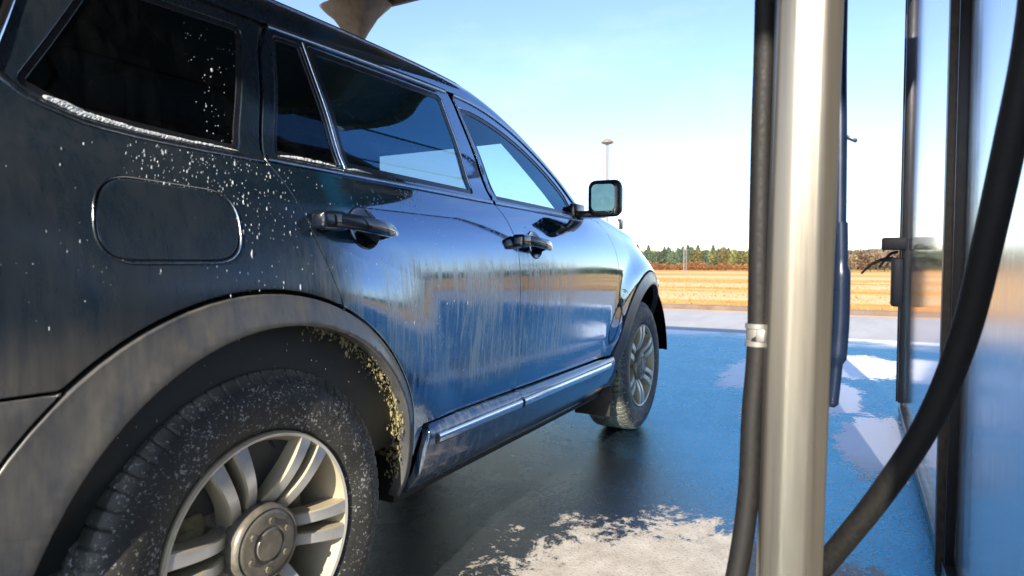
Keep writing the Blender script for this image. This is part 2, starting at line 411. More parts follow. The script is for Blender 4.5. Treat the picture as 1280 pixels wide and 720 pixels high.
# key outlines (x, z) on the side of the body
def topz(x): return np.interp(x, [-1, -.5, .1, .5, .9, 1.1, 1.24, 1.40, 1.56, 1.74, 1.90, 1.98, 2.06], [1.655, 1.665, 1.675, 1.69, 1.70, 1.70, 1.685, 1.65, 1.60, 1.515, 1.415, 1.35, 1.30])
_tx = np.arange(-1.2, 2.3, .01); _tzv = np.convolve(np.pad(topz(_tx), 9, mode='edge'), np.ones(19)/19, 'valid')
def topz(x): return np.interp(x, _tx, _tzv)
BELT = lambda x: np.interp(x, [-.5, .05, .6, 1.0, 1.4, 2.0], [1.322, 1.318, 1.308, 1.300, 1.294, 1.280])
def topline(a, b, n, d=0.0): return [(x, float(topz(x))+d) for x in np.linspace(a, b, n)]
def beltline(a, b, n, d=0.0): return [(x, float(BELT(x))+d) for x in np.linspace(a, b, n)]
RCUT = [(.196, .950), (.172, 1.02), (.150, 1.08), (.112, 1.18), (.080, 1.26), (.055, 1.315)]      # rear cut of rear door
BCUT = [(1.205, .555), (1.200, .72), (1.188, .88), (1.182, 1.01), (1.175, 1.15), (1.135, 1.25), (1.105, 1.30)]
FCUT = [(2.30, .555), (2.395, .68), (2.402, .78), (2.392, .88), (2.375, 1.03), (2.35, 1.15), (2.30, 1.23), (2.235, 1.287)]

car = empty('suv', (CARX, CARY, 0))
tag(car, 'wet black and blue reflecting SUV with soap flecks parked in the wash bay', 'car')
def both(name, mk, mat, parent=None, **kw):
    """build the part for the right side and its twin on the left; returns [right, left]"""
    out = []
    for k in (0, 1):
        g = mk()
        if k: g.mirror()
        p = parent[k] if isinstance(parent, list) else (parent or car)
        out.append(obj(name, g, mat, p, **kw))
    return out

# --- quarter panel with hole for glass and fuel door
qglass = [(-.440, 1.385), (-.395, 1.358), (-.335, 1.340), (-.24, 1.330), (-.13, 1.327), (-.012, 1.325), (.070, 1.648)] + topline(.02, -.27, 6, -.028)
qg = rnd([(-.445, 1.380), (-.36, 1.343), (-.12, 1.327), (-.010, 1.325), (.072, 1.646), (-.28, 1.632)], [.02, .1, .05, .02, .03, .06])
fuel = rnd([(-.378, 1.070), (-.088, 1.070), (-.080, 1.214), (-.360, 1.226)], .075, 9)
RO, RI = .590, .505
cI, cO = (.002, .420), (-.043, .404)
a_seam = 69
quarter = ([(-.75, .855), (-.448, .853)] + arc(cO, RO+.012, 131, a_seam-3, 18) + RCUT[1:] + [(.052, 1.34), (.108, 1.60), (.135, float(topz(.13)))]
           + topline(.13, -.375, 10)[1:] + [(-.42, 1.55), (-.505, 1.335), (-.56, 1.31), (-.75, 1.30)])
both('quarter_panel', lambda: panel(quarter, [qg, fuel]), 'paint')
qp = [o for o in car.children if o.name.startswith('quarter_panel')]
fd = both('fuel_door', lambda: panel(fuel, gap=.0055, off=-.002, rr=.007), 'paint', qp)
both('fuel_door_glint', lambda: G().tube([(x, float(S(x, z))-.0012, z) for x, z in dens(offset(fuel, -.0045), .01)+[offset(fuel, -.0045)[0]]], .0019, 6), 'moulding', qp)  # bright ring added for the highlight along the wet door edge
both('fuel_door_seal', lambda: panel(offset(fuel, -.012), off=.009, gap=0, rim=False), 'under', qp)
both('quarter_window', lambda: panel(qg, off=.007, gap=0, rim=False), 'privacy', qp)
both('window_seal', lambda: G().grid_seal(qg) if False else seal(qg), 'black_trim', qp) if False else None
def seal(poly, w=.010, off=.004):
    return panel(poly, [offset(poly, w)], off=off, gap=-.001, h=.03, edge=.010, rr=.0015)
both('window_seal', lambda: seal(qg), 'black_trim', qp)
# chrome moulding under and along the quarter glass
both('window_moulding', lambda: strip([(-.487, 1.40), (-.43, 1.352), (-.34, 1.326), (-.24, 1.317), (-.12, 1.313), (.045, 1.310)], .013, .006), 'moulding', qp)
# rear corner glass behind the pillar with bright edge
cg = [(-.52, 1.325), (-.425, 1.56), (-.385, 1.655), (-.75, 1.64), (-.75, 1.315)]
both('rear_corner_glass', lambda: panel(cg, off=.006, gap=.001, edge=.01), 'privacy', qp)
both('corner_moulding', lambda: strip([(-.513, 1.33), (-.427, 1.545), (-.385, 1.66)], .016, .006), 'chrome', qp)

# --- rear door
rdg = [(.092, 1.338), (.340, 1.330)] + [(.99, 1.315), (.935, float(topz(.93))-.020)] + topline(.93, .175, 8, -.018)[1:]
rdg1 = rnd([(.095, 1.334), (.318, 1.328), (.262, 1.662), (.172, 1.658)], .012)
rdg2 = rnd([(.343, 1.330), (.995, 1.318), (.93, float(topz(.93))-.022), (.60, float(topz(.6))-.020), (.290, 1.666)], [.012, .03, .03, .2, .012])
rear_door = (arc(cO, RO+.012, a_seam-3, 5, 16) + [(.585, .56)] + [(1.205, .56)] + BCUT[1:] + [(1.105, 1.32), (1.01, 1.66), (.99, float(topz(.99)))]
             + topline(.97, .155, 12)[1:] + [(.118, 1.60), (.060, 1.34)] + RCUT[::-1][:-1])
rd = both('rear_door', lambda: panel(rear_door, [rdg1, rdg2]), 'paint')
both('fixed_window', lambda: panel(rdg1, off=.007, gap=0, rim=False), 'privacy', rd)
both('window', lambda: panel(rdg2, off=.007, gap=0, rim=False), 'rearglass', rd)
both('window_seal', lambda: seal(rdg1, .007), 'black_trim', rd)
both('window_seal', lambda: seal(rdg2, .014), 'black_trim', rd)
both('window_divider', lambda: strip([(.331, 1.327), (.275, 1.672)], .009, .004), 'moulding', rd)
both('belt_moulding', lambda: strip(beltline(.060, 1.095, 12), .016, .008), 'moulding', rd)
both('drip_moulding', lambda: strip(topline(.155, .97, 14, .004), .017, .007), 'moulding', rd)

# --- front door
fdg = [(1.165, 1.312)] + [(1.90, 1.296), (1.935, 1.33)] + [(x, float(topz(x))-.045) for x in np.linspace(1.90, 1.10, 12)] + [(1.055, 1.672)]
fdg = [(1.160, 1.312), (1.930, 1.298), (1.925, 1.315)] + [(x, float(topz(x))-.038) for x in np.linspace(1.87, 1.12, 12)] + [(1.045, 1.655)]
front_door = ([(1.205, .56), (2.30, .555)] + FCUT[1:] + [(2.10, 1.30), (2.02, 1.335)] + topline(1.99, 1.01, 18) + [(1.03, 1.66), (1.125, 1.32)] + BCUT[::-1][:-1])
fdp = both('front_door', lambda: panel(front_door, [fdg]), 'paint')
both('window', lambda: panel(fdg, off=.007, gap=0, rim=False), 'glass', fdp)
both('window_seal', lambda: seal(fdg, .014), 'black_trim', fdp)
both('belt_moulding', lambda: strip(beltline(1.115, 1.97, 12), .016, .008), 'moulding', fdp)
both('drip_moulding', lambda: strip(topline(1.02, 1.99, 24, .004), .017, .007), 'moulding', fdp)

# --- front fender
fo, fi = .60, .525
FCc = (2.935, .405)
fender = ([(2.405, .70)] + arc(FCc, fo+.012, 148, 20, 26) + [(3.56, .60), (3.56, float(Tz(3.56)))] + [(x, float(Tz(x))) for x in np.linspace(3.5, 2.3, 22)] + [(2.235, 1.292)] + FCUT[::-1][1:-2])
fender = ([(2.42, .76)] + arc(FCc, fo+.012, 142, 14, 26) + [(3.56, .55), (3.56, float(Tz(3.56)))] + [(x, float(Tz(x))) for x in np.linspace(3.5, 2.3, 22)] + [(2.24, 1.290)] + FCUT[::-1][1:-2])
fen = both('front_fender', lambda: panel(fender), 'paint')

# --- wheel arch flares
def flareS(ci, ri, c, ro, amp):
    def f(x, z):
        r = np.hypot(x-c[0], z-c[1]); di = np.hypot(x-ci[0], z-ci[1])-ri; do = ro-r; u = di/np.maximum(di+do, .01)
        s0 = S(c[0]+(x-c[0])/np.maximum(r, .01)*(ro+.01), c[1]+(z-c[1])/np.maximum(r, .01)*(ro+.01))
        return s0-.006-amp*(1-np.clip(u, 0, 1))**1.3 + .02*np.clip(.12-u, 0, 1)**1.0
    return f
fR = flareS(cI, RI, cO, RO, .016); fF = flareS(FCc, fi, FCc, fo, .016)
def flare(ci, ri, co_, ro, a0, a1, f, n=20):
    return panel(arc(co_, ro, a0, a1, n)+arc(ci, ri, a1, a0, n), f=f, gap=.0012, h=.014, edge=.035, rr=.004)
cR = (-.01, .40)
both('arch_flare', lambda: flare(cI, RI, cO, RO, a_seam-2, 157, fR), 'flare', qp)
both('arch_flare', lambda: flare(cI, RI, cO, RO, -7, a_seam-2, fR), 'flare', rd)
both('arch_flare', lambda: flare(FCc, fi, FCc, fo, 0, 184, fF, 34), 'flare', fen)

# --- lower side cladding on each door, with chrome strip
_c = np.array([(0, .16), (.30, .10), (.335, .062), (.36, .03), (.40, .004), (.46, -.018), (.51, -.030), (.535, -.030), (.552, -.016), (.57, .0), (.8, .0)])
_ct = np.interp(_zt, _c[:, 0], _c[:, 1]); _w3 = np.exp(-.5*(np.arange(-20, 21)/7.)**2); _w3 /= _w3.sum(); _ct = np.convolve(np.pad(_ct, 20, mode='edge'), _w3, 'valid')
def Sc(x, z): return np.interp(z, _zt, _ct) + .03*np.clip((np.asarray(x)-2.1), 0, 1)
clad1 = [(.585, .33), (1.255, .33), (1.205, .552), (.60, .556), (.583, .47)]
clad2 = [(1.255, .33), (2.22, .33), (2.33, .46), (2.32, .548), (1.205, .552)]
c1 = both('sill_cladding', lambda: panel(clad1, f=Sc, edge=.03, rr=.006), 'sill', rd)
c2 = both('sill_cladding', lambda: panel(clad2, f=Sc, edge=.03, rr=.006), 'sill', fdp)
both('chrome_strip', lambda: strip([(.635, .505), (1.20, .505)], .037, .010, f=Sc), 'chrome', rd)
both('chrome_strip', lambda: strip([(1.222, .505), (2.235, .508)], .037, .010, f=Sc), 'chrome', fdp)

# --- door handles
def handle(x0, x1, z0, z1, dep=.052):
    g = G(); n = 22; ring = 12; V = []; F = []
    for i in range(n+1):
        t = i/n; x = x0+(x1-x0)*t; zc = z0+(z1-z0)*t; lift = dep*min(1, math.sin(PI*min(max(t, .02), .98))**.45*1.02)
        y = float(S(x, zc))-lift; hh = .017+.004*math.sin(PI*t); 
        if t > .8: hh *= 1-.5*((t-.8)/.2)**2
        for k in range(ring):
            a = 2*PI*k/ring; ca, sa = math.cos(a), math.sin(a)
            V.append((x, y-.011*math.copysign(abs(sa)**.6, sa), zc+hh*math.copysign(abs(ca)**.6, ca)))
    for i in range(n):
        for k in range(ring): F.append((i*ring+k, i*ring+(k+1) % ring, (i+1)*ring+(k+1) % ring, (i+1)*ring+k))
    F += [tuple(reversed(range(ring))), tuple(range(n*ring, (n+1)*ring))]
    return g.add(V, F)
def cup(cx, cz, r=.052):
    g = G(); V = []; F = []; n = 32; prof = [(1.06, .001), (1.0, -.003), (.93, -.002), (.8, .004), (.4, .010), (0.02, .012)]
    y0 = float(S(cx, cz))
    for i in range(n):
        a = 2*PI*i/n
        for q, d in prof:
            x = cx+r*1.08*q*math.cos(a); z = cz+r*q*math.sin(a); V.append((x, min(float(S(x, z))-.0015, 9)+ (d if d < 0 else d*0)-.0, z))
    m = len(prof)
    for i in range(n):
        for k in range(m-1): F.append((i*m+k, i*m+k+1, ((i+1) % n)*m+k+1, ((i+1) % n)*m+k))
    return g.add(V, F)
def lockpod(x0, z0):
    y = float(S(x0+.04, z0)); return G().box((x0+.045, y-.024, z0-.003), (.085, .052, .048), .012, seg=4)
for (x0, x1, z0, z1, par) in ((.135, .425, 1.178, 1.150, rd), (1.15, 1.44, 1.158, 1.128, fdp)):
    hs = both('handle', lambda: handle(x0, x1, z0, z1), 'handle', par)
    both('handle_cup', lambda: cup((x0+x1)/2+.035, (z0+z1)/2-.004, .055), 'handle', par)
    both('handle_pod', lambda: lockpod(x0-.012, z0-.004), 'handle', par)

# --- rear bumper, liftgate, rear window
def wrap(zs, xs, xe, y0f, n=26, p=4.0, sgn=-1):
    rows = []
    for z in zs:
        y0 = float(y0f(xs, z)); e = xe(z); row = []
        for i in range(2*n+1):
            th = PI*i/(2*n); c, s_ = math.cos(th), math.sin(th)
            yy = CARY-(CARY-y0)*math.copysign(abs(c)**(2/p), c); xx = xs+(e-xs)*abs(s_)**(2/p); row.append((xx, yy, z))
        rows.append(row)
    return rows
bump = [(-.75, .36), (-.60, .34)] + arc(cO, RO+.008, 184, 131, 14) + [(-.448, .849), (-.75, .851)]
rbump = obj('rear_bumper', G().grid(wrap(np.linspace(.36, .851, 10), -.7515, lambda z: -1.0-.06*math.sin(PI*(z-.3)/.7), S)), 'flare', car)
both('bumper_side', lambda: panel(bump, f=lambda x, z: S(x, z)-.004*sm((.85-z)/.02), edge=.03), 'flare', rbump)
fl3 = flare(cI, RI, cO, RO, 157, 188, fR); obj('arch_flare', fl3, 'flare', rbump); obj('arch_flare', flare(cI, RI, cO, RO, 157, 188, fR).mirror(), 'flare', rbump)
lg = obj('liftgate', G().grid(wrap(np.linspace(.857, 1.30, 10), -.7515, lambda z: -.97+.02*(z-.85), S)), 'paint', car)
obj('rear_window', G().grid(wrap(np.linspace(1.303, 1.645, 8), -.7515, lambda z: -.96+.34*(z-1.30), S)), 'privacy', lg)
for k in (0, 1):
    g = G().box((-.955, .22, 1.12), (.05, .12, .30), .02)
    if k: g.mirror()
    obj('tail_light', g, 'redlens', lg)

# --- roof, windscreen, hood
def PP(x): z = float(topz(x))+.010; return np.array([x, float(S(x, z))+.002, z])
def loft(params, crown, n=22, p=2.5, vmax=1.0, vmin=0.0):
    rows = []
    for t, x in params:
        a = PP(x); q = crown(t); row = []
        for j in range(2*n+1):
            w = j/n; side = w <= 1; ww = w if side else 2-w
            u = 1-math.cos(ww*PI/2)       # 0 at edge, 1 at centre  (y)
            e = (1-(1-u)**p)**(1/p)
            y = a[1]+(CARY-a[1])*u; 
            if not side: y = 2*CARY-y
            row.append((a[0]+(q[0]-a[0])*e, y, a[2]+(q[1]-a[2])*e))
        rows.append(row)
    return np.array(rows)
RX = np.linspace(-.90, 1.12, 34)
roof = loft([(x, x) for x in RX], lambda x: (x+.10*sm((x-.6)/.55), float(np.interp(x, [-.9, -.5, 0, .5, .9, 1.12], [1.79, 1.835, 1.862, 1.870, 1.865, 1.852]))))
obj('roof', G().grid(roof), 'paint', car)
wx = np.linspace(1.12, 2.07, 26)
def wcrown(x):
    t = (x-1.12)/.95; return (1.22+1.25*t, 1.852-.02*t-.56*t**1.35)
ws = loft([(x, x) for x in wx], wcrown)
K = 6
K2 = 10; HB = 11
wsc = obj('windscreen', G().grid(ws[HB:, K2:-K2]), 'glass', car)
obj('shade_band', G().grid(ws[:HB+1, K:-K]), 'black_trim', wsc)
for k in (0, 1):
    g = G().grid(ws[HB:, K:K2+1])
    if k: g.mirror()
    obj('frit_border', g, 'black_trim', wsc)
for k in (0, 1):
    g = G().grid(ws[:, :K+1])
    if k: g.mirror()
    obj('windscreen_pillar', g, 'paint', car)
for k in (0, 1):
    pts_ = [tuple(r[7]+np.array((0, -.002, .004))) for r in roof[8:]]+[tuple(r[7]+np.array((0, -.003, .003))) for r in ws[1:-3]]
    g = G().tube(pts_, [.007]*(len(pts_)-12)+[.007-.0003*i for i in range(12)], 8)
    if k: g.mirror()
    obj('roof_moulding', g, 'moulding', car)
lin = roof.copy(); lin[:, :, 2] -= .035; lin[:, :, 1] = CARY+(lin[:, :, 1]-CARY)*.97
obj('roof_lining', G().grid(lin), 'lining', car)
def hoodrow(x):
    z = float(Tz(x)); a = np.array([x, float(S(x, z))+.004, z]); row = []; n = 14
    t = (x-2.10)/(3.56-2.10); q = (2.50+1.24*t, z+.075-.02*t)
    for j in range(2*n+1):
        w = j/n; side = w <= 1; ww = w if side else 2-w; u = 1-math.cos(ww*PI/2); e = (1-(1-u)**2.6)**(1/2.6); y = a[1]+(CARY-a[1])*u
        if not side: y = 2*CARY-y
        row.append((a[0]+(q[0]-a[0])*e, y, a[2]+(q[1]-a[2])*e))
    return row
obj('hood', G().grid([hoodrow(x) for x in np.linspace(2.10, 3.56, 30)]), 'paint', car)
fb = obj('front_bumper', G().grid(wrap(np.linspace(.33, 1.0, 14), 3.562, lambda z: 3.98-.24*((z-.33)/.7)**3, S)), 'paint', car)
obj('grille', G().box((3.93, CARY, .78), (.06, .9, .26), .02), 'black_trim', fb)
for k in (0, 1):
    g = G().box((3.80, .30, .86), (.14, .28, .16), .03)
    if k: g.mirror()
    obj('headlight', g, 'lens', car)
ww_ = G().box((2.62, .52, 1.285), (.03, .5, .012), .004, Matrix.Rotation(.1, 3, 'Z').to_4x4()); obj('wiper', ww_, 'black_trim', car)
obj('washer_nozzle', G().box((2.66, .22, 1.29), (.03, .02, .022), .006), 'black_trim', car)

# --- door mirrors
def mbox(cx, cy, cz, dx, dy, dz, taper):
    b = bmesh.new(); bmesh.ops.create_cube(b, size=1)
    for v in b.verts:
        if v.co.x > 0: v.co.y *= taper; v.co.z *= taper
    bmesh.ops.bevel(b, geom=b.edges[:], offset=.24, segments=6, profile=.55, affect='EDGES')
    bmesh.ops.scale(b, vec=(dx, dy, dz), verts=b.verts); bmesh.ops.translate(b, vec=(cx, cy, cz), verts=b.verts); return G().bm(b)
rot = Matrix.Rotation(math.radians(6), 4, 'Z')
def mirror_house():
    g = mbox(0, 0, 0, .13, .176, .188, .80); g.v = [tuple(rot @ Vector(v)+Vector((1.975, -.098, 1.378))) for v in g.v]; return g
mm = both('door_mirror', mirror_house, 'black_trim', fdp)
def mglass():
    b = bmesh.new(); bmesh.ops.create_cube(b, size=1); bmesh.ops.bevel(b, geom=[e for e in b.edges if abs((e.verts[0].co-e.verts[1].co).x) > .5], offset=.2, segments=6, profile=.5, affect='EDGES')
    bmesh.ops.scale(b, vec=(.004, .112, .128), verts=b.verts)
    bmesh.ops.transform(b, matrix=Matrix.Translation((1.903, -.103, 1.380)) @ Matrix.Rotation(math.radians(13), 4, 'Z'), verts=b.verts); return G().bm(b)
both('mirror_arm', lambda: G().box((1.975, .0, 1.305), (.12, .15, .035), .012).box((1.96, .055, 1.325), (.14, .03, .07), .01), 'black_trim', fdp)
both('mirror_glass', mglass, 'mirror', fdp)

# --- wheel well liners, underbody, floor, interior
def well(c, r, y1=.42):
    g = G(); g.revolve([(r+.012, -.005), (r+.03, .03), (r+.03, y1), (r-.12, y1+.01), (.05, y1+.01)], (c[0], 0, c[1]), 48, arc=(math.radians(4), math.radians(176)))
    return g
both('wheel_well', lambda: well(cI, RI), 'liner'); both('wheel_well', lambda: well(FCc, fi), 'liner')
ub = [(-.95, .12), (-.60, .12), (-.60, .44), (.56, .44), (.56, .09), (2.36, .09), (2.36, .44), (3.5, .44), (3.5, .16), (3.8, .16)]
ub = ub+[(x, 2*CARY-y) for x, y in ub[::-1]]
obj('underbody', G().prism(ub, .30, .50), 'under', car)
obj('wheel_axle', G().tube([(0, .15, .38), (0, 1.8, .38)], .045, 12), 'under', car)
obj('wheel_axle', G().tube([(2.93, .15, .38), (2.93, 1.8, .38)], .045, 12), 'under', car)
both('mud_flap', lambda: G().box((2.44, .15, .32), (.014, .22, .28), .004, Matrix.Rotation(.12, 4, 'Y')), 'rubber', fen)
def cards():
    xs = np.linspace(-.9, 2.2, 40); zs = np.linspace(.5, 1.27, 10)
    return G().grid([[(x, float(S(x, z))+.075+.02*math.sin(7*z), z) for z in zs] for x in xs])
both('interior_trim', cards, 'dash')
def seat(x, y, w):
    g = G(); b = bmesh.new(); 
    g.box((x+.05, y, .78), (.50, w, .16), .05, seg=4); g.box((x-.27, y, 1.08), (.15, w*.94, .60), .06, Matrix.Rotation(-.22, 4, 'Y'), seg=4); return g
for x, y, w in ((1.30, .60, .50), (1.30, 1.38, .50), (.35, .52, .50), (.35, 1.0, .46), (.35, 1.47, .50)):
    s_ = obj('seat', seat(x, y, w), 'fabric', car)
    obj('headrest', G().box((x-.36, y, 1.475), (.09, .24, .17), .035, seg=4).tube([(x-.335, y-.05, 1.3), (x-.35, y-.05, 1.42)], .006, 6).tube([(x-.335, y+.05, 1.3), (x-.35, y+.05, 1.42)], .006, 6), 'fabric', s_)
obj('dashboard', G().box((2.02, CARY, 1.16), (.42, 1.60, .24), .07, seg=5).box((1.86, 1.38, 1.29), (.22, .40, .08), .03), 'dash', car)
sw = G(); cc = Vector((1.66, 1.38, 1.22)); ax = Matrix.Rotation(-.45, 3, 'Y')
sw.tube([cc+ax @ Vector((0, .185*math.cos(a), .185*math.sin(a))) for a in np.linspace(0, 2*PI, 33)], .014, 8, False)
sw.box(tuple(cc), (.03, .12, .10), .02); sw.box(tuple(cc), (.02, .34, .03), .008)
obj('steering_wheel', sw, 'dash', car)
obj('interior_mirror', G().box((1.70, CARY, 1.70), (.03, .24, .07), .012).tube([(1.71, CARY, 1.72), (1.70, CARY, 1.79)], .008, 6), 'black_trim', car)

# --- wheels
def tyre_geo():
    R = .412; g = G(); n = 504; prof = []
    # (radius, width position w) w: 0 = outer face, .265 = inner
    side = [(.262, .012), (.268, .004), (.283, -.004), (.305, -.009), (.330, -.012), (.352, -.010), (.372, -.003), (.386, .004), (.393, .010)]
    tread = np.linspace(.018, .247, 42)
    back = [(.390, .252), (.372, .264), (.330, .275), (.283, .269), (.262, .253)]
    prof = side+[(None, w) for w in tread]+back
    V = []; m = len(prof)
    for i in range(n):
        a = 2*PI*i/n; ph = 0
        for r, w in prof:
            if r is None:
                u = abs(w-.1325)/.1325; r = R-.001-.012*u**5
                for gr in (.062, .110, .155, .203):
                    if abs(w-gr) < .0058: r -= .011
                k = (i+int(w*160)) % 7
                if w < .056 or w > .209:
                    if (i % 7) < 1: r -= .006
                elif .066 < w < .20 and k < 1: r -= .006
            elif r > .38 and w < .2:
                if (i % 7) < 1: r -= .003; w = w+.002
            elif r > .365 and w < .2:
                if (i % 7) < 1: w = w+.0015
            if abs(r-.330) < .001 and w < .1: w -= .002 if (i//4) % 9 < 5 else 0
            V.append((r*math.cos(a), w, r*math.sin(a)))
    F = [(i*m+k, i*m+k+1, ((i+1) % n)*m+k+1, ((i+1) % n)*m+k) for i in range(n) for k in range(m-1)]
    return g.add(V, F)
def rim_geo():
    g = G(); g.revolve([(.252, .246), (.262, .25), (.262, .012), (.2615, .002), (.257, -.003), (.250, .000), (.246, .012), (.238, .030), (.228, .060), (.222, .11), (.218, .22), (.235, .246), (.252, .246)], (0, 0, 0), 96)
    return g
def spoke_geo(ang):
    """one of six forked spokes"""
    g = G()
    for s in (-1, 1):
        A = []
        for t in np.linspace(0, 1, 12):
            r = .070+(.250-.070)*t; tang = s*(.0215+.0115*t)
            hw = (.0175+.0035*t)*(1-.18*math.sin(PI*t)); yf = .030-.030*(1-(1-t)**2)+.020*(1-t)**3-.006*math.sin(PI*t); A.append((r, tang, hw, yf))
        V = []; F = []; m = 8
        for r, tg, hw, yf in A:
            for dx, dy in ((-1, .055), (-1.0, .006), (-.80, .0005), (-.0, 0.0), (.80, .0005), (1.0, .006), (1, .055), (0, .058)):
                a = math.radians(ang); tt = tg+dx*hw; rr_ = r
                V.append((rr_*math.cos(a)-tt*math.sin(a), yf+dy, rr_*math.sin(a)+tt*math.cos(a)))
        for i in range(len(A)-1):
            for k in range(m): F.append((i*m+k, i*m+(k+1) % m, (i+1)*m+(k+1) % m, (i+1)*m+k))
        F += [tuple(reversed(range(m))), tuple(range(len(V)-m, len(V)))]
        g.add(V, F)
    return g
def make_wheel(hx, hy, hz, flip, a0):
    w = empty('wheel', (hx, hy, hz), car)
    def put(name, g, mat, sm_=35):
        if flip: g.v = [(x, -y, z) for x, y, z in g.v]; g.f = [tuple(reversed(f)) for f in g.f]
        g.v = [(x+hx, y+hy, z+hz) for x, y, z in g.v]; return obj(name, g, mat, w, smooth=sm_)
    put('tyre', tyre_geo(), 'tyre', 28)
    put('rim', rim_geo(), 'rim')
    for k in range(6): put('spoke', spoke_geo(a0+60*k), 'rim', 30)
    put('hub_cap', G().revolve([(.092, .05), (.092, .014), (.089, .005), (.083, .001), (.079, .004), (.074, .000), (.070, -.001), (.044, -.003), (.042, .000), (.036, -.001), (.034, -.005), (.0, -.007)], (0, 0, 0), 64), 'cap', 60)
    put('brake_disc', G().revolve([(.06, .10), (.10, .095), (.115, .085), (.178, .085), (.180, .09), (.180, .108), (.06, .108)], (0, 0, 0), 64), 'disc')
    put('brake_caliper', G().box((-.155, .10, .03), (.09, .07, .16), .02).box((-.165, .07, .03), (.05, .02, .10), .008), 'mud')
    put('wheel_hub', G().revolve([(.0, .03), (.072, .03), (.085, .06), (.085, .12), (.0, .12)], (0, 0, 0), 40), 'disc')
    for k in range(6):
        a = math.radians(a0+30+60*k); put('lug_nut', G().tube([(.056*math.cos(a), .01, .056*math.sin(a)), (.056*math.cos(a), -.0075, .056*math.sin(a))], [.0085, .0075], 6), 'cap')
    a = math.radians(a0+30); put('valve', G().tube([(.236*math.cos(a), .02, .236*math.sin(a)), (.222*math.cos(a), .004, .222*math.sin(a))], .004, 6), 'rubber')
    put('tie_rod', G().tube([(.02, .10, .10), (.01, .09, .16), (.035, .085, .215)], [.012, .008, .006], 8), 'mud')
    return w
make_wheel(0, 0, .409, False, 54); make_wheel(2.93, 0.01, .409, False, 30)
make_wheel(0, 1.98, .409, True, 10); make_wheel(2.93, 1.97, .409, True, 40)

def mudclumps():
    g = G(); ico_ = bmesh.new(); bmesh.ops.create_icosphere(ico_, subdivisions=1, radius=1); ico_.verts.ensure_lookup_table()
    V_ = np.array([v.co for v in ico_.verts]); F_ = [[v.index for v in f.verts] for f in ico_.faces]; ico_.free()
    for i in range(800):
        a = 78-80*rng.random()**.9; 
        if math.sin(a*.35)+.6*math.sin(a*.9+1) < -.75: continue
        a = math.radians(a+rng.normal(0, 1.2)); r = RI+.004-abs(rng.normal(0, .014)); x = cI[0]+r*math.cos(a); z = cI[1]+r*math.sin(a); y = float(S(x, z+.05))+rng.uniform(.004, .055)
        q = rng.lognormal(-6.4, .5); g.add(V_*np.array([q, q*.8, q*rng.uniform(.8, 2.6)])*(1+rng.uniform(-.3, .3, (len(V_), 1)))+np.array([x, y, z]), F_)
    return g
tag(obj('mud_clumps', mudclumps(), 'mud', car), kind='stuff')
# --- soap foam: flecks running down the quarter panel, and ridges on the window ledges
ico = bmesh.new(); bmesh.ops.create_icosphere(ico, subdivisions=1, radius=1); ico.verts.ensure_lookup_table()
IV = np.array([v.co for v in ico.verts]); IF = [[v.index for v in f.verts] for f in ico.faces]; ico.free()
def blob(g, x, z, rx, rz, ry, f=S, off=0):
    y = float(f(x, z))+off
    J = IV*(1+rng.uniform(-.18, .18, (len(IV), 1)))
    g.add(J*np.array([rx, ry, rz])+np.array([x, y, z]), IF)
fo_ = G()
cnt = 0
while cnt < 430:
    x = rng.normal(-.13, .17); z = 1.305-abs(rng.normal(0, .13))
    if x < -.48 or x > .30 or z < .98: continue
    if cnt > 180 and not (-.28 < x < .08 and z > 1.12): 
        if rng.random() < .75: continue
    if x < -.30 and rng.random() < .8: continue
    s = rng.lognormal(-7.05, .45); blob(fo_, x, z, s, s*rng.uniform(1.5, 5.0), s*.5); cnt += 1
for _ in range(260):
    x = rng.uniform(-.55, .9); z = rng.uniform(.66, 1.24); s = rng.lognormal(-7.4, .4); blob(fo_, x, z, s, s*rng.uniform(1, 4), s*.5)
for _ in range(90):
    x = rng.uniform(-.10, .08); z = rng.uniform(1.34, 1.62); s = rng.lognormal(-7.1, .4)
    if inpoly(np.array([[x, z]]), qg)[0]: blob(fo_, x, z, s, s*1.5, s*.5, off=.006)
tag(obj('foam_flecks', fo_, 'foam', car), kind='stuff')
led = G()
def ledge(x0, x1, zf, h0, n):
    for i in range(n):
        t = rng.random(); x = x0+(x1-x0)*t; k = (math.sin(PI*min(1, t*1.05+.02))**.6 if True else 1)
        if x < -.12: k = float(np.interp(x, [-.41, -.37, -.30, -.12], [.4, 1.0, .75, .42]))
        s = h0*k*rng.uniform(.4, 1.0); z = zf(x)+s*.7; blob(led, x, z, s*rng.uniform(1.0, 2.2), s, .0075*rng.uniform(.6, 1.1), off=.003)
ledge(-.40, -.12, lambda x: float(np.interp(x, [-.40, -.34, -.24, -.12], [1.357, 1.336, 1.325, 1.322])), .0085, 1100)
ledge(-.2, .0, lambda x: 1.322, .0045, 160)
ledge(.10, .31, lambda x: 1.328, .006, 130)
ledge(.33, .45, lambda x: 1.325, .005, 60)
tag(obj('ledge_foam', led, 'foam', car), kind='stuff')
for v_ in ():
    pass

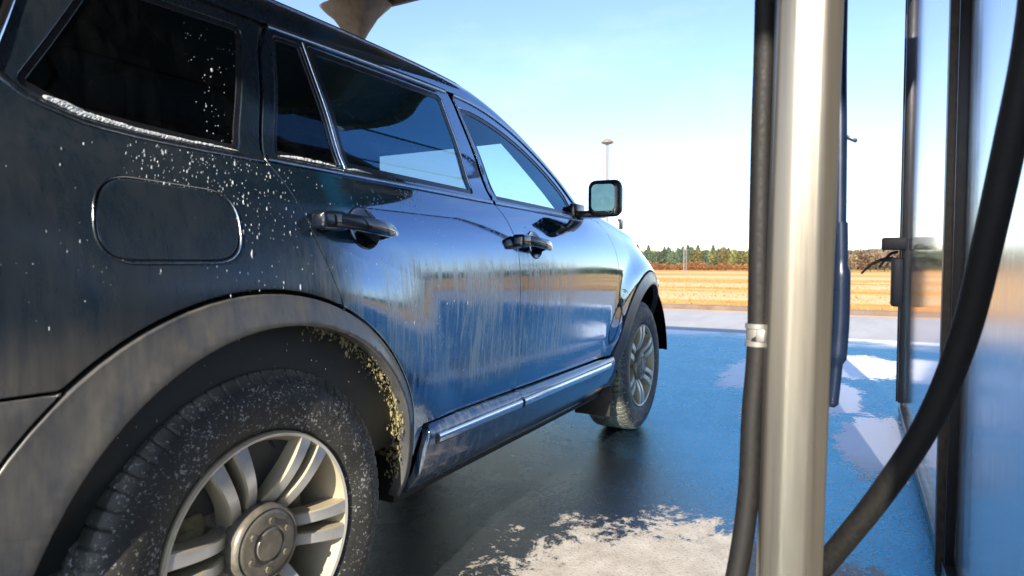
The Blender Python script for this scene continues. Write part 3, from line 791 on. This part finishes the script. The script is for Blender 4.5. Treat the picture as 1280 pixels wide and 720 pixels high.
# ------------------------------------------------------------------ wash bay
WY = -1.48
M['steel'] = None
def brushed(name, col, rough, scale, streak=.1, metal=.92):
    b = NB(name); v = b.coord(scale); n = b.noise(v, 1.0, 5, .6); n2 = b.noise(b.coord(), 3, 5, .6)
    c = b.mix(b.ramp(n, .3, .7), tuple(x*(1-streak) for x in col), tuple(min(1, x*(1+streak)) for x in col))
    b.bsdf(Base__Color=c, Metallic=metal, Roughness=b.math('ADD', b.ramp(n, .3, .7, rough*.8, rough*1.15), b.ramp(n2, .5, .8, 0, .08)), Normal=b.bump(n, .06, .0008)); return b.m
M['steel'] = brushed('stainless_panel', (.80, .83, .88), .20, (60, 60, 1.2), .04)
M['pole'] = brushed('stainless_post', (.27, .245, .20), .33, (140, 140, 3), .07, .78)
M['frame'] = simple('bronze_frame', (.075, .058, .045), .4, .5, nscale=30, var=.3)
M['darkframe'] = simple('dark_frame', (.012, .012, .014), .35, .2)
M['clearpanel'] = glass('polycarbonate_sheet', (.88, .88, .92), 1.55, .10, gtint=(.95, .93, .95, 1))
def darkpanel():
    b = NB('brushed_gloss_panel'); v = b.coord((60, 60, 1.0)); n = b.noise(v, 1.0, 5, .6); n2 = b.noise(b.coord(), 2.5, 4, .6)
    b.bsdf(Base__Color=b.mix(n, (.62, .65, .72), (.76, .78, .84)), Metallic=.85, Roughness=b.math('ADD', b.ramp(n, .3, .7, .15, .24), b.ramp(n2, .4, .8, 0, .08)), Normal=b.bump(n, .05, .0006)); return b.m
M['darkpanel'] = darkpanel()
M['hose'] = simple('rubber_hose', (.006, .0055, .005), .68, nscale=120, var=.4, bumpd=.0006)
def concrete(name, col, rough, bd=.006, sc_=4):
    b = NB(name); v = b.coord(); n = b.noise(v, sc_, 8, .65); n2 = b.noise(v, 40, 5, .7)
    c = b.mix(b.ramp(n, .3, .7), tuple(x*.7 for x in col), tuple(x*1.15 for x in col))
    b.bsdf(Base__Color=c, Roughness=rough, Normal=b.bump(b.math('ADD', n, n2), .5, bd)); return b.m
M['ceil'] = concrete('stained_ceiling', (.24, .21, .17), .8)
M['galv0'] = simple('grey_clamp', (.3, .29, .27), .5, .5)
M['darkwall'] = concrete('dark_wall_paint', (.05, .05, .05), .6)
M['rust'] = concrete('weathered_metal', (.30, .23, .15), .55, .01, 14)
XB, XF, YL, ZR = -3.0, 2.80, 2.24, 3.00
bay = empty('wash_bay_canopy', (-.9, .4, 0)); tag(bay, 'weathered wash bay canopy with grimy front corner above the SUV roof', 'canopy')
obj('roof_slab', G().box(((XB+XF)/2, (YL-1.75)/2, ZR+.16), (XF-XB, YL+1.75, .16), .006), 'ceil', bay)
obj('fascia', G().box((XF+.022, (YL-1.75)/2, ZR+.14), (.04, YL+1.80, .28), .006), 'rust', bay)
obj('fascia', G().box(((XB+XF)/2, YL+.022, ZR+.14), (XF-XB-.01, .04, .28), .006), 'rust', bay)
for x in (-2.85, -2.0, -.9, .6, 2.1): obj('beam', G().box((x, (YL-1.75)/2, ZR+.01), (.10, YL+1.70, .138), .004), 'rust', bay)
for y in (-.4, 1.0): obj('purlin', G().box(((XB+XF)/2, y, ZR-.03), (XF-XB-.1, .06, .056), .004), 'rust', bay)
post = obj('post', G().tube([(2.72, 2.20, 0), (2.72, 2.20, 2.68)], .022, 16), 'rust', bay)
cap = G(); ring = []
b_ = bmesh.new()
V = []; F = []
for z, a, c2_ in ((2.66, .024, .026), (2.74, .050, .045), (2.82, .10, .085), (2.90, .19, .14), (2.95, .24, .19), (2.98, .27, .22), (2.999, .28, .24)):
    for k in range(16):
        an = 2*PI*k/16; ca, sa = math.cos(an), math.sin(an)
        V.append((2.72-.04*(a > .1)+a*math.copysign(abs(ca)**.55, ca)*.62, 2.20-.03*(a > .1)+c2_*math.copysign(abs(sa)**.55, sa)*1.15, z+rng.uniform(-.006, .006)))
for i in range(6):
    for k in range(16): F.append((i*16+k, i*16+(k+1) % 16, (i+1)*16+(k+1) % 16, (i+1)*16+k))
cap.add(V, F); obj('post_capital', cap, 'rust', post)
obj('post', G().tube([(-2.9, 2.10, 0), (-2.9, 2.10, 3.0)], .05, 16), 'rust', bay)
lw = empty('sky_block_wall', (-1.2, 2.2, 0)); tag(lw, 'dark side wall of the bay beyond the SUV rear, added to block blue sky', 'wall')  # unseen wall, added to keep blue sky out of the quarter's reflection
obj('wall_board', G().box((-.95, 2.19, 1.50), (3.6, .06, 2.92), .004), 'darkwall', lw)
for x in (-2.2, -1.2, -.2, .76): obj('stud', G().box((x, 2.145, 1.53), (.05, .028, 2.86), .004), 'frame', lw)

part = empty('partition_wall', (1.5, WY, 0)); tag(part, 'glossy blue reflecting partition wall of tall panels in dark frames', 'partition')
def wpan(x0, x1, z0=.06, z1=3.05):
    xs = np.linspace(x0, x1, 30); zs = np.linspace(z0, z1, 30)
    f = lambda x, z: WY-.012+.0006*math.sin(2.1*x+.7*z)
    g = G().grid([[(x, f(x, z), z) for z in zs] for x in xs], flip=False); g.grid([[(x, WY-.05, z) for z in zs[::29]] for x in xs[::29]]); return g
obj('panel', wpan(-1.18, 1.50), 'darkpanel', part)
obj('panel', G().box((2.895, WY-.014, 1.555), (2.57, .006, 2.99)), 'clearpanel', part, smooth=20)
obj('frame_post', G().box((1.585, WY-.0, 1.53), (.05, .075, 3.05), .004), 'frame', part)
obj('frame_post', G().box((1.515, WY-.008, 1.53), (.018, .050, 3.05), .003), 'darkframe', part)
obj('frame_post', G().box((-1.20, WY-.01, 1.53), (.03, .05, 3.05), .003), 'darkframe', part)
fp = obj('frame_post', G().box((4.225, WY-.005, 1.56), (.07, .062, 2.97), .006), 'darkframe', part)
obj('edge_strip', G().box((4.20, WY+.034, 1.56), (.022, .012, 2.95), .003), 'darkframe', part)
obj('foot', G().box((4.225, WY-.005, .04), (.03, .03, .08), .003), 'darkframe', part)
obj('base_rail', G().box((1.51, WY+.0, .035), (5.36, .045, .05), .004), 'darkframe', part)
obj('top_rail', G().box((1.51, WY-.005, 2.99), (5.36, .06, .015), .003), 'darkframe', part)

# stainless post near the camera
pole = empty('stainless_post', (.10, -1.115, 0)); tag(pole, 'brushed stainless steel post with faceted sides between the SUV and the partition', 'post')
prof = []
for (x, y) in rnd([(-.036, -.050), (.036, -.050), (.050, -.030), (.050, .030), (.036, .050), (-.036, .050), (-.050, .022), (-.050, -.022)], .006, 3): prof.append((x, y))
rz = math.radians(12)
pc = (.108, -1.116); Rvx = (.481, -.877)
prof = [(x*.92, y*.92) for x, y in prof]
prof = [(pc[0]+x*math.cos(rz)-y*math.sin(rz), pc[1]+x*math.sin(rz)+y*math.cos(rz)) for x, y in prof]
sg_ = G().prism(prof, .012, 3.07)
sg_.v = [(x-.0165*(1.48-z)*Rvx[0], y-.0165*(1.48-z)*Rvx[1], z) for x, y, z in sg_.v]      # the post leans about one degree
obj('shaft', sg_, 'pole', pole, smooth=25)
obj('base_plate', G().box((pc[0], pc[1], .007), (.20, .20, .012), .003), 'pole', pole)

def spl(pts, n=8):
    P = [Vector(p) for p in pts]; out = []
    for i in range(len(P)-1):
        p0, p1, p2, p3 = P[max(i-1, 0)], P[i], P[i+1], P[min(i+2, len(P)-1)]
        for k in range(n):
            t = k/n; out.append(.5*((2*p1)+(-p0+p2)*t+(2*p0-5*p1+4*p2-p3)*t*t+(-p0+3*p1-3*p2+p3)*t**3))
    return out+[P[-1]]
h1 = empty('wash_hose', (.12, -1.04, 0)); tag(h1, 'straight black rubber hose hanging on the left side of the steel post', 'hose')
p1 = [(.185, -1.046, 3.05), (.175, -1.046, 2.2), (.165, -1.046, 1.511), (.155, -1.045, 1.308), (.145, -1.045, 1.105), (.137, -1.046, .929), (.129, -1.04, .807), (.12, -1.037, .672), (.106, -1.022, .536), (.08, -.99, .36), (.03, -.96, .18), (-.08, -.97, .05), (-.3, -1.05, .03)]
obj('tube', G().tube(spl(p1), .0175, 16), 'hose', h1)
cl = obj('clamp', G().revolve([(.0178, -.019), (.0205, -.019), (.0205, -.011), (.0186, -.010), (.0186, .010), (.0205, .011), (.0205, .019), (.0178, .019)], (.139, -1.0455, .945), 20, axis='z').box((.122, -1.053, .945), (.008, .016, .022), .003), 'galv0', h1)
h2 = empty('vacuum_hose', (.2, -1.2, 0)); tag(h2, 'thick black hose sweeping diagonally in front of the glossy partition', 'hose')
p2 = [(.75, -.98, .022), (.60, -1.0, .08), (.44, -1.04, .22), (.297, -1.108, .434), (.241, -1.162, .547), (.205, -1.232, .679), (.165, -1.292, .817), (.124, -1.33, .96), (.083, -1.349, 1.098), (.052, -1.364, 1.223), (.029, -1.376, 1.329), (.014, -1.382, 1.431), (0, -1.39, 1.6), (-.02, -1.40, 2.2), (-.02, -1.40, 3.04)]
obj('tube', G().tube(spl(p2), .0188, 18), 'hose', h2)
obj('clamp', G().revolve([(.0192, -.02), (.023, -.02), (.023, .02), (.0192, .02)], (-.02, -1.40, 2.4), 20, axis='z'), 'darkframe', h2)
# lance hanging behind the post
M['lance'] = simple('blue_black_rubber', (.01, .02, .05), .3, .2)
wl = empty('spray_lance', (.32, -1.16, 0)); tag(wl, 'slim dark blue spray lance hanging close behind the steel post', 'spray lance')
LX, LY = .322, -1.1545
obj('tube', G().tube(spl([(LX+.01, LY, 3.05), (LX+.008, LY-.004, 2.2), (LX+.004, LY, 1.545), (LX, LY-.004, 1.283), (LX-.006, LY-.006, 1.12)]), .0125, 12), 'lance', wl)
obj('grip', G().tube(spl([(LX-.006, LY-.008, 1.14), (LX-.008, LY-.010, 1.05), (LX-.010, LY-.010, .96), (LX-.014, LY-.006, .88), (LX-.018, LY, .80)]), [.0125]*8+[.0165]*16+[.011]*8+[.005], 14), 'lance', wl)
obj('trigger', G().box((LX, LY-.022, 1.293), (.008, .022, .007), .002, Matrix.Rotation(.5, 4, 'X')), 'lance', wl)

hd = empty('lance_holder', (4.2, WY, 1.1)); tag(hd, 'black lance holder with lever clipped to the far partition post', 'holder')
obj('bracket', G().box((4.12, WY+.075, 1.195), (.16, .15, .085), .012), 'rubber', hd)
obj('lever', G().tube(spl([(4.18, WY+.05, 1.08), (4.20, WY+.13, 1.09), (4.21, WY+.21, 1.05), (4.22, WY+.27, .985)]), [.018]*8+[.012]*8+[.008]*9, 10), 'rubber', hd)
obj('lever', G().tube(spl([(4.18, WY+.05, 1.14), (4.20, WY+.10, 1.12), (4.21, WY+.16, 1.03)]), .010, 8), 'rubber', hd)
obj('body', G().box((4.13, WY+.055, .93), (.07, .07, .34), .02), 'rubber', hd)

# ------------------------------------------------------------------ ground
def wet_mat():
    b = NB('wet_concrete'); v = b.coord(); x, y, z = b.sep(v)
    n = b.noise(v, 1.1, 7, .62, .4); fine = b.noise(v, 90, 4, .7); med = b.noise(v, 9, 6, .68, .3); sp = b.noise(v, 26, 5, .7)
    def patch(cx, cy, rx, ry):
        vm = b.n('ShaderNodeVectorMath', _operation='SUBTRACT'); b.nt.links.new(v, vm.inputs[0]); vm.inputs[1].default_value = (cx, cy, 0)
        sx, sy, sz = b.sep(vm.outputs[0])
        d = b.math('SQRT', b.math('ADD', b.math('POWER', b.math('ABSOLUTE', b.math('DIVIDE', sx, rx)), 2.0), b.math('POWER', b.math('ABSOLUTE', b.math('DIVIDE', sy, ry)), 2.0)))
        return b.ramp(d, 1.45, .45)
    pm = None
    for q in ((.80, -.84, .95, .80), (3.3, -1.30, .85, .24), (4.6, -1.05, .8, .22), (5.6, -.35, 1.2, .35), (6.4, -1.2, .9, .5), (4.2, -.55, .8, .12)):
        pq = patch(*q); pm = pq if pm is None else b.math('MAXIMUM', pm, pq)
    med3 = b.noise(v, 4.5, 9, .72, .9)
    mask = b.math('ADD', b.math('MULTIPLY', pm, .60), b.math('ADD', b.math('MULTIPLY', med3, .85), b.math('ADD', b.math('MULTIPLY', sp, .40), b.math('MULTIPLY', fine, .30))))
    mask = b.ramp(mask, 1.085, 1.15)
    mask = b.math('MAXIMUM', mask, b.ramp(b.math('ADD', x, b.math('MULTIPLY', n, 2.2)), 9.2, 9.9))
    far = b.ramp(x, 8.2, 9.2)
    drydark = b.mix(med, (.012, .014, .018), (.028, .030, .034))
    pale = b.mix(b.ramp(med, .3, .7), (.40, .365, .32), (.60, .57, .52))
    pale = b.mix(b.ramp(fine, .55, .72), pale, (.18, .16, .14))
    pale = b.mix(b.ramp(x, 2.3, 3.0), pale, (.86, .87, .88))  # far patches whitened in the colour to stand for glints
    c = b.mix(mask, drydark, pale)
    c = b.mix(b.math('MULTIPLY', b.ramp(fine, .58, .7), .35), c, (.10, .10, .10))
    rw = b.math('ADD', b.ramp(n, .38, .62, .05, .20), b.ramp(med, .4, .7, 0, .08))
    r = b.n('ShaderNodeMix', _data_type='FLOAT'); b.nt.links.new(mask, r.inputs[0]); b.nt.links.new(rw, r.inputs[2]); r.inputs[3].default_value = .6
    rw = b.math('ADD', rw, .12)
    h = b.math('ADD', b.math('MULTIPLY', fine, .9), b.math('ADD', b.math('MULTIPLY', sp, .30), b.math('MULTIPLY', n, .6)))
    b.bsdf(Base__Color=c, Roughness=r.outputs[0], Specular__IOR__Level=.3, Normal=b.bump(h, .45, .010))
    gl = b.n('ShaderNodeBsdfGlossy', Color=b.mix(b.ramp(n, .35, .65), (.06, .25, .39), (.13, .35, .50)), Roughness=rw, Normal=b.bump(h, .40, .010)); fr = b.n('ShaderNodeFresnel', IOR=1.5, Normal=b.bump(h, .40, .010))
    fac = b.math('MULTIPLY', b.math('MULTIPLY', b.math('MULTIPLY', fr.outputs[0], b.ramp(b.noise(v, 55, 3, .6), .36, .50, .35, 1.0)), .95), b.math('MULTIPLY', b.math('SUBTRACT', 1.0, mask), b.ramp(b.math('ADD', b.math('ADD', x, b.math('MULTIPLY', y, -1.1)), b.math('MULTIPLY', n, .8)), 1.6, 3.6, .14, 1.0, True))); mx = b.n('ShaderNodeMixShader')
    b.nt.links.new(fac, mx.inputs[0]); b.nt.links.new(b.b.outputs[0], mx.inputs[1]); b.nt.links.new(gl.outputs[0], mx.inputs[2]); b.nt.links.new(mx.outputs[0], b.out.inputs['Surface']); return b.m
M['wet'] = wet_mat()
def road_mat():
    b = NB('pale_asphalt'); v = b.coord(); n = b.noise(b.coord((.5, 2.0, 1)), 1.0, 6, .6); f = b.noise(v, 60, 4)
    c = b.mix(b.ramp(n, .3, .7), (.36, .35, .34), (.46, .45, .43)); c = b.mix(b.ramp(f, .5, .8), c, (.28, .27, .26))
    b.bsdf(Base__Color=c, Roughness=.8, Normal=b.bump(f, .4, .004)); return b.m
M['road'] = road_mat()
def field_mat():
    b = NB('dry_field'); v = b.coord(); n = b.noise(b.coord((.09, .012, 1)), 1.0, 7, .65, .5); m2 = b.noise(b.coord((.5, .14, 1)), 1, 6, .7); f = b.noise(v, 3, 6, .7)
    xx_, yy_, zz_ = b.sep(v); wob = b.math('MULTIPLY', b.math('SUBTRACT', n, .5), 9.0); xw = b.math('ADD', xx_, wob)
    c = b.mix(b.ramp(m2, .44, .56), (.66, .24, .025), (.72, .40, .08))
    for lo, hi in ((16.8, 21.5), (27, 36), (52, 70), (105, 135)):
        bd_ = b.math('MULTIPLY', b.ramp(xw, lo, lo+1.2), b.ramp(xw, hi+1.2, hi)); c = b.mix(b.math('MULTIPLY', bd_, .85), c, (.70, .49, .23))
    c = b.mix(b.ramp(m2, .56, .66), c, (.70, .56, .38))
    c = b.mix(b.math('MULTIPLY', b.ramp(f, .5, .75), .45), c, (.20, .09, .025))
    b.bsdf(Base__Color=c, Roughness=.95, Normal=b.bump(f, .6, .05)); return b.m
M['field'] = field_mat()
M['kerb'] = concrete('kerb_stone', (.17, .13, .10), .9)
def gz(x, y):
    d = max(0, x-13.5)
    z = -.004 if x < 13.4 else .10-.0092*d
    return max(z, -2.1) if x > 13.4 else z
xs = [-600, -100, -30, -14, 5, 13.30, 13.45, 15, 20, 30, 45, 60, 90, 120, 160, 200, 240, 300, 500, 1000, 2500]
ys = [-2500, -800, -300, -120, -50, -20, 0, 20, 50, 120, 300, 800, 2500]
tag(obj('ground', G().grid([[(x, y, gz(x, y)) for y in ys] for x in xs]), 'field'), 'dry orange grass field rolling to the tree line', 'ground', kind='structure')
def sheet(x0, x1, y0, y1, z, n=2): return G().grid([[(x, y, z) for y in np.linspace(y0, y1, n)] for x in np.linspace(x0, x1, n)])
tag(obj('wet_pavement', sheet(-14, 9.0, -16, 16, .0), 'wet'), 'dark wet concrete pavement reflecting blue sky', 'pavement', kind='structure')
tag(obj('road', sheet(9.0, 13.3, -60, 60, .002), 'road'), 'pale sunlit asphalt road crossing in front of the bay', 'road', kind='structure')
tag(obj('kerb', G().box((13.40, 0, .05), (.16, 120, .125), .015), 'kerb', origin=(0, 0, 0)), 'low pale kerb along the far side of the road', 'kerb', kind='structure')
# grass tufts by the kerb and in the field
gr = G(); V = []; F = []
for i in range(6000):
    x = 13.7+abs(rng.normal(0, 16)); y = rng.uniform(-1, 1)*(8+.5*x)-.0*x; 
    h = rng.uniform(.02, .06)*(1+x/80); w = .012*(1+x/14); z = gz(x, y); a = rng.uniform(0, PI); dx, dy = w*math.cos(a), w*math.sin(a); lx, ly = rng.normal(0, .05, 2)
    o = len(V); V += [(x-dx, y-dy, z), (x+dx, y+dy, z), (x+lx, y+ly, z+h)]; F.append((o, o+1, o+2))
gr.add(V, F); M['grass'] = simple('dry_grass', (.38, .22, .07), .9, nscale=.4, var=.45)
tag(obj('dry_grass', gr, 'grass', smooth=None), 'dry orange grass tufts scattered over the field beyond the kerb', 'grass', kind='stuff')

# ------------------------------------------------------------------ trees
def leafmat(name, col, var=.5):
    b = NB(name); n = b.noise(b.coord(kind='Object'), 1.4, 3); oi = b.n('ShaderNodeObjectInfo')
    c = b.mix(b.ramp(n, .3, .7), tuple(x*(1-var) for x in col), tuple(x*(1+var) for x in col))
    hs = b.n('ShaderNodeHueSaturation', Color=c, Value=b.ramp(oi.outputs['Random'], 0, 1, .7, 1.35), Hue=b.ramp(oi.outputs['Random'], 0, 1, .475, .52))
    b.bsdf(Base__Color=hs.outputs[0], Roughness=.8); return b.m
M['pine'] = leafmat('pine_needles', (.075, .11, .065)); M['yellow'] = leafmat('autumn_leaves', (.17, .165, .05)); M['russet'] = leafmat('russet_leaves', (.24, .11, .035)); M['bark'] = simple('bark', (.12, .09, .07), .9)
M['twig'] = leafmat('bare_twigs', (.17, .12, .075))
def crown(kind, H, W, n):
    V = []; F = []
    for i in range(n):
        if kind == 'pine':
            t = rng.random()**.8; z = H*(.10+.90*t); r = W*(1-t**1.6)**.8*(.6+.4*math.sin(z*5)**2)*rng.uniform(.35, 1.0)+.05
        else:
            u = rng.normal(size=3); u /= np.linalg.norm(u); q = rng.uniform(.45, 1)**.5; z = H*.58+u[2]*H*.42*q; r = None
        a = rng.uniform(0, 2*PI)
        if r is not None: c = np.array([r*math.cos(a), r*math.sin(a), z-.1*r])
        else: k = 1+.25*math.sin(3*a+z); c = np.array([u[0]*W*q*k, u[1]*W*q*k, z])
        s = rng.uniform(.16, .42)*(H/7.)**.5
        e1 = rng.normal(size=3); e1 /= np.linalg.norm(e1); e2 = np.cross(e1, rng.normal(size=3)); e2 /= np.linalg.norm(e2)
        o = len(V); V += [tuple(c+e1*s), tuple(c+e2*s*.7), tuple(c-e1*s*.8), tuple(c-e2*s*.6)]; F.append((o, o+1, o+2, o+3))
    return G().add(V, F)
def tree_proto(name, kind, H, W, n, mat):
    r = empty(name, (0, 0, 0))
    tr = G().tube([(0, 0, -.3), (.05, .02, H*.4), (0, 0, H*.85)], [.16*H/7, .11*H/7, .03], 7)
    if kind != 'pine':
        for k in range(6):
            a = k*1.05; tr.tube([(0, 0, H*.3), (W*.5*math.cos(a), W*.5*math.sin(a), H*.6), (W*.8*math.cos(a), W*.8*math.sin(a), H*.8)], [.06, .04, .015], 5)
    obj('trunk', tr, 'bark', r); obj('crown', crown(kind, H, W, n), mat, r, smooth=None); return r
protos = {'pine': tree_proto('pine_tree', 'pine', 7.6, 2.3, 1300, 'pine'), 'yellow': tree_proto('birch_tree', 'leafy', 6.8, 1.9, 800, 'yellow'),
          'bush': tree_proto('shrub', 'leafy', 2.6, 1.6, 420, 'russet'), 'bare': tree_proto('bare_tree', 'leafy', 6.4, 1.7, 520, 'twig')}
used = set()
info = {'pine': ('dark green conifer in the far tree line beyond the field', 'tree', 'conifers in the far tree line'),
        'yellow': ('yellow green leafy tree standing among the far conifers', 'tree', 'yellowing trees in the far tree line'),
        'bush': ('low russet bush at the foot of the far tree line', 'bush', 'russet bushes along the field edge'),
        'bare': ('pale brown leafless tree in the far line right of the steel post', 'tree', 'bare brown trees right of the post')}
def plant(kind, az, dist, s, dz=0):
    p = protos[kind]; a = math.radians(az); x = -1+dist*math.cos(a); y = -1.19+dist*math.sin(a)
    if kind not in used: r = p; used.add(kind)
    else:
        r = p.copy(); COL.objects.link(r)
        for ch in p.children: c = ch.copy(); COL.objects.link(c); c.parent = r
    r.location = (x, y, gz(x, y)+dz); r.rotation_euler = (0, 0, rng.uniform(0, 6.28)); r.scale = (s*rng.uniform(.9, 1.15), s*rng.uniform(.9, 1.15), s*rng.uniform(1.0, 1.25))
    lb, ct, gp = info[kind]; tag(r, lb, ct, gp)
az = 17.6
while az > 7.0:
    k = 'pine' if (az > 13.4 or rng.random() < .45) else 'yellow'
    plant(k, az+rng.uniform(-.15, .15), rng.uniform(238, 262), rng.uniform(.86, 1.02) if k == 'pine' else rng.uniform(.85, 1.1)); az -= .33
az = 17.0
while az > 7.0: plant('pine' if rng.random() < .6 else 'yellow', az, rng.uniform(268, 290), rng.uniform(1.0, 1.2)); az -= .42
az = 17.0
while az > 7.2: plant('bush', az, rng.uniform(222, 232), rng.uniform(.6, 1.15)); az -= .36
az = 1.6
while az > -3.4: plant('bare', az, rng.uniform(225, 262), rng.uniform(.85, 1.15)); az -= .24
# woods left and right, out of the photograph's view, one mass each
def wood(a0, a1, n, d0=235, d1=275, h0=5, h1=9):
    V = []; F = []
    for i in range(n):
        a = math.radians(rng.uniform(a0, a1)); d = rng.uniform(d0, d1); H = rng.uniform(h0, h1); z = rng.uniform(0, 1)**1.2*H; s = rng.uniform(.5, 1.3); x = -1+d*math.cos(a); y = -1.19+d*math.sin(a)
        e1 = rng.normal(size=3); e1 /= np.linalg.norm(e1); e2 = np.cross(e1, rng.normal(size=3)); e2 /= np.linalg.norm(e2); c = np.array((x, y, gz(x, y)+z))
        o = len(V); V += [tuple(c+e1*s), tuple(c+e2*s*.8), tuple(c-e1*s), tuple(c-e2*s*.8)]; F.append((o, o+1, o+2, o+3))
    return G().add(V, F)
tag(obj('distant_wood', wood(-85, -3.6, 22000), 'pine', smooth=None), 'far wood continuing to the right of the field', 'wood', kind='stuff')
tag(obj('distant_wood', wood(17.8, 80, 14000), 'pine', smooth=None), 'far wood continuing to the left behind the SUV', 'wood', kind='stuff')
tag(obj('distant_wood', wood(-3.5, 17.8, 9000, 296, 325, 7.2, 8.4), 'pine', smooth=None), 'dense olive wood filling the gaps behind the far tree line', 'wood', kind='stuff')
hv = []
for i, y in enumerate(np.linspace(-420, 420, 90)):
    hh = 19*math.exp(-((y+35)/70)**2)+rng.uniform(0, 1.6); hv.append([(900, y, -2.3), (915, y, hh*.6), (940, y, hh), (1000, y, -2.3)])
M['hill'] = simple('hazy_hill', (.20, .20, .19), .95, nscale=.05, var=.2)
tag(obj('hill', G().grid(hv), 'hill'), 'pale hazy ridge above the trees right of the post', 'hill', kind='structure')

# lamp posts
M['galv'] = simple('galvanised_steel', (.20, .20, .20), .6, .1)
def along(az, d): a = math.radians(az); return (-1+d*math.cos(a), -1.19+d*math.sin(a))
x, y = along(20.25, 60); z0 = gz(x, y)
lp = empty('street_lamp', (x, y, z0)); tag(lp, 'tall street lamp with flat oval head behind the door mirror', 'street lamp')
obj('pole', G().tube([(x, y, z0), (x, y, 12.1)], [.19, .13], 10), 'galv', lp)
obj('lamp_head', G().revolve([(.0, .42), (.30, .38), (.58, .18), (.60, .08), (.45, 0), (.12, -.12), (0.0, -.14)], (x, y, 12.1), 20, axis='z'), 'galv', lp)
x, y = along(13.55, 110); z0 = gz(x, y)
fl = empty('flagpole', (x, y, z0)); tag(fl, 'slender pale twin pole standing in the field before the conifers', 'pole')
obj('mast', G().tube([(x, y, z0), (x, y, 10.0)], [.10, .05], 8), 'galv', fl); obj('mast', G().tube([(x-.1, y-.42, z0), (x-.1, y-.42, 6.2)], [.07, .04], 8), 'galv', fl); obj('crossbar', G().tube([(x, y, 5.9), (x-.1, y-.42, 5.9)], .04, 6), 'galv', fl)
x, y = along(19.0, 60); z0 = gz(x, y)
sg = empty('signal_post', (x, y, z0)); tag(sg, 'small dark signal post seen just above the front fender', 'signal post')
obj('pole', G().tube([(x, y, z0), (x, y, 5.2)], .07, 8), 'galv', sg)
obj('signal_head', G().box((x, y, 4.6), (.3, .34, .9), .05).box((x, y+.2, 5.0), (.2, .3, .22), .04), 'darkframe', sg)

# ------------------------------------------------------------------ light, sky, camera
EL, AZ = math.radians(26), math.radians(9)      # sunlight comes from behind and slightly right, travelling +X, +Y
d = Vector((math.cos(EL)*math.cos(AZ), math.cos(EL)*math.sin(AZ), -math.sin(EL)))
sun = bpy.data.lights.new('sun', 'SUN'); sun.energy = 3.2; sun.angle = math.radians(.6); sun.color = (1, .90, .76)
so = bpy.data.objects.new('sun', sun); COL.objects.link(so); so.rotation_euler = d.to_track_quat('-Z', 'Y').to_euler(); so.location = (-10, -5, 12)
w = bpy.data.worlds.new('World'); sc.world = w; w.use_nodes = True; nt = w.node_tree; nt.nodes.clear()
out = nt.nodes.new('ShaderNodeOutputWorld'); bg = nt.nodes.new('ShaderNodeBackground'); sky = nt.nodes.new('ShaderNodeTexSky')
sky.sky_type = 'NISHITA'; sky.sun_disc = False; sky.sun_elevation = EL
tosun = -d; sky.sun_rotation = math.atan2(tosun.x, tosun.y)
sky.air_density = 1.0; sky.dust_density = .3; sky.ozone_density = 2.0
bg.inputs['Strength'].default_value = .086
tint = nt.nodes.new('ShaderNodeMix'); tint.data_type = 'RGBA'; tint.blend_type = 'MULTIPLY'; tint.inputs[0].default_value = 1
nt.links.new(sky.outputs[0], tint.inputs[6]); tint.inputs[7].default_value = (.93, .93, 1.05, 1)
tc = nt.nodes.new('ShaderNodeTexCoord'); mp = nt.nodes.new('ShaderNodeMapping'); mp.inputs['Scale'].default_value = (1.6, 1.6, 5); cn = nt.nodes.new('ShaderNodeTexNoise')
cn.inputs['Scale'].default_value = 2.6; cn.inputs['Detail'].default_value = 6; cn.inputs['Roughness'].default_value = .6; cr = nt.nodes.new('ShaderNodeMapRange'); cr.inputs[1].default_value = .52; cr.inputs[2].default_value = .80; cr.inputs[4].default_value = .14
nt.links.new(tc.outputs['Generated'], mp.inputs[0]); nt.links.new(mp.outputs[0], cn.inputs['Vector']); nt.links.new(cn.outputs[0], cr.inputs[0])
cl_ = nt.nodes.new('ShaderNodeMix'); cl_.data_type = 'RGBA'; nt.links.new(cr.outputs[0], cl_.inputs[0]); nt.links.new(tint.outputs[2], cl_.inputs[6]); cl_.inputs[7].default_value = (5.2, 5.4, 5.8, 1)
nt.links.new(cl_.outputs[2], bg.inputs[0]); nt.links.new(bg.outputs[0], out.inputs[0])

cam = bpy.data.cameras.new('camera'); co = bpy.data.objects.new('camera', cam); COL.objects.link(co)
Fv = Vector((0.87590958, 0.48074455, -0.04082999)); Rv = Vector((0.48115707, -0.87663436, 0.00031545)); Uv = Rv.cross(Fv)
mw = Matrix(((Rv.x, Uv.x, -Fv.x, -0.99658), (Rv.y, Uv.y, -Fv.y, -1.19357), (Rv.z, Uv.z, -Fv.z, 1.06744), (0, 0, 0, 1)))
co.matrix_world = mw
cam.sensor_width = 36; cam.lens = 789.5/1280*36; cam.clip_start = .02; cam.clip_end = 6000
cam.dof.use_dof = True; cam.dof.focus_distance = 2.3; cam.dof.aperture_fstop = 4.5
sc.camera = co
sc.view_settings.view_transform = 'Standard'; sc.view_settings.look = 'None'; sc.view_settings.gamma = 1; sc.view_settings.use_curve_mapping = False
sc.view_settings.exposure = 1.75
sc.cycles.max_bounces = 10; sc.cycles.transparent_max_bounces = 12; sc.cycles.glossy_bounces = 5; sc.cycles.diffuse_bounces = 3
sc.cycles.use_denoising = True
sc.cycles.sample_clamp_indirect = 6
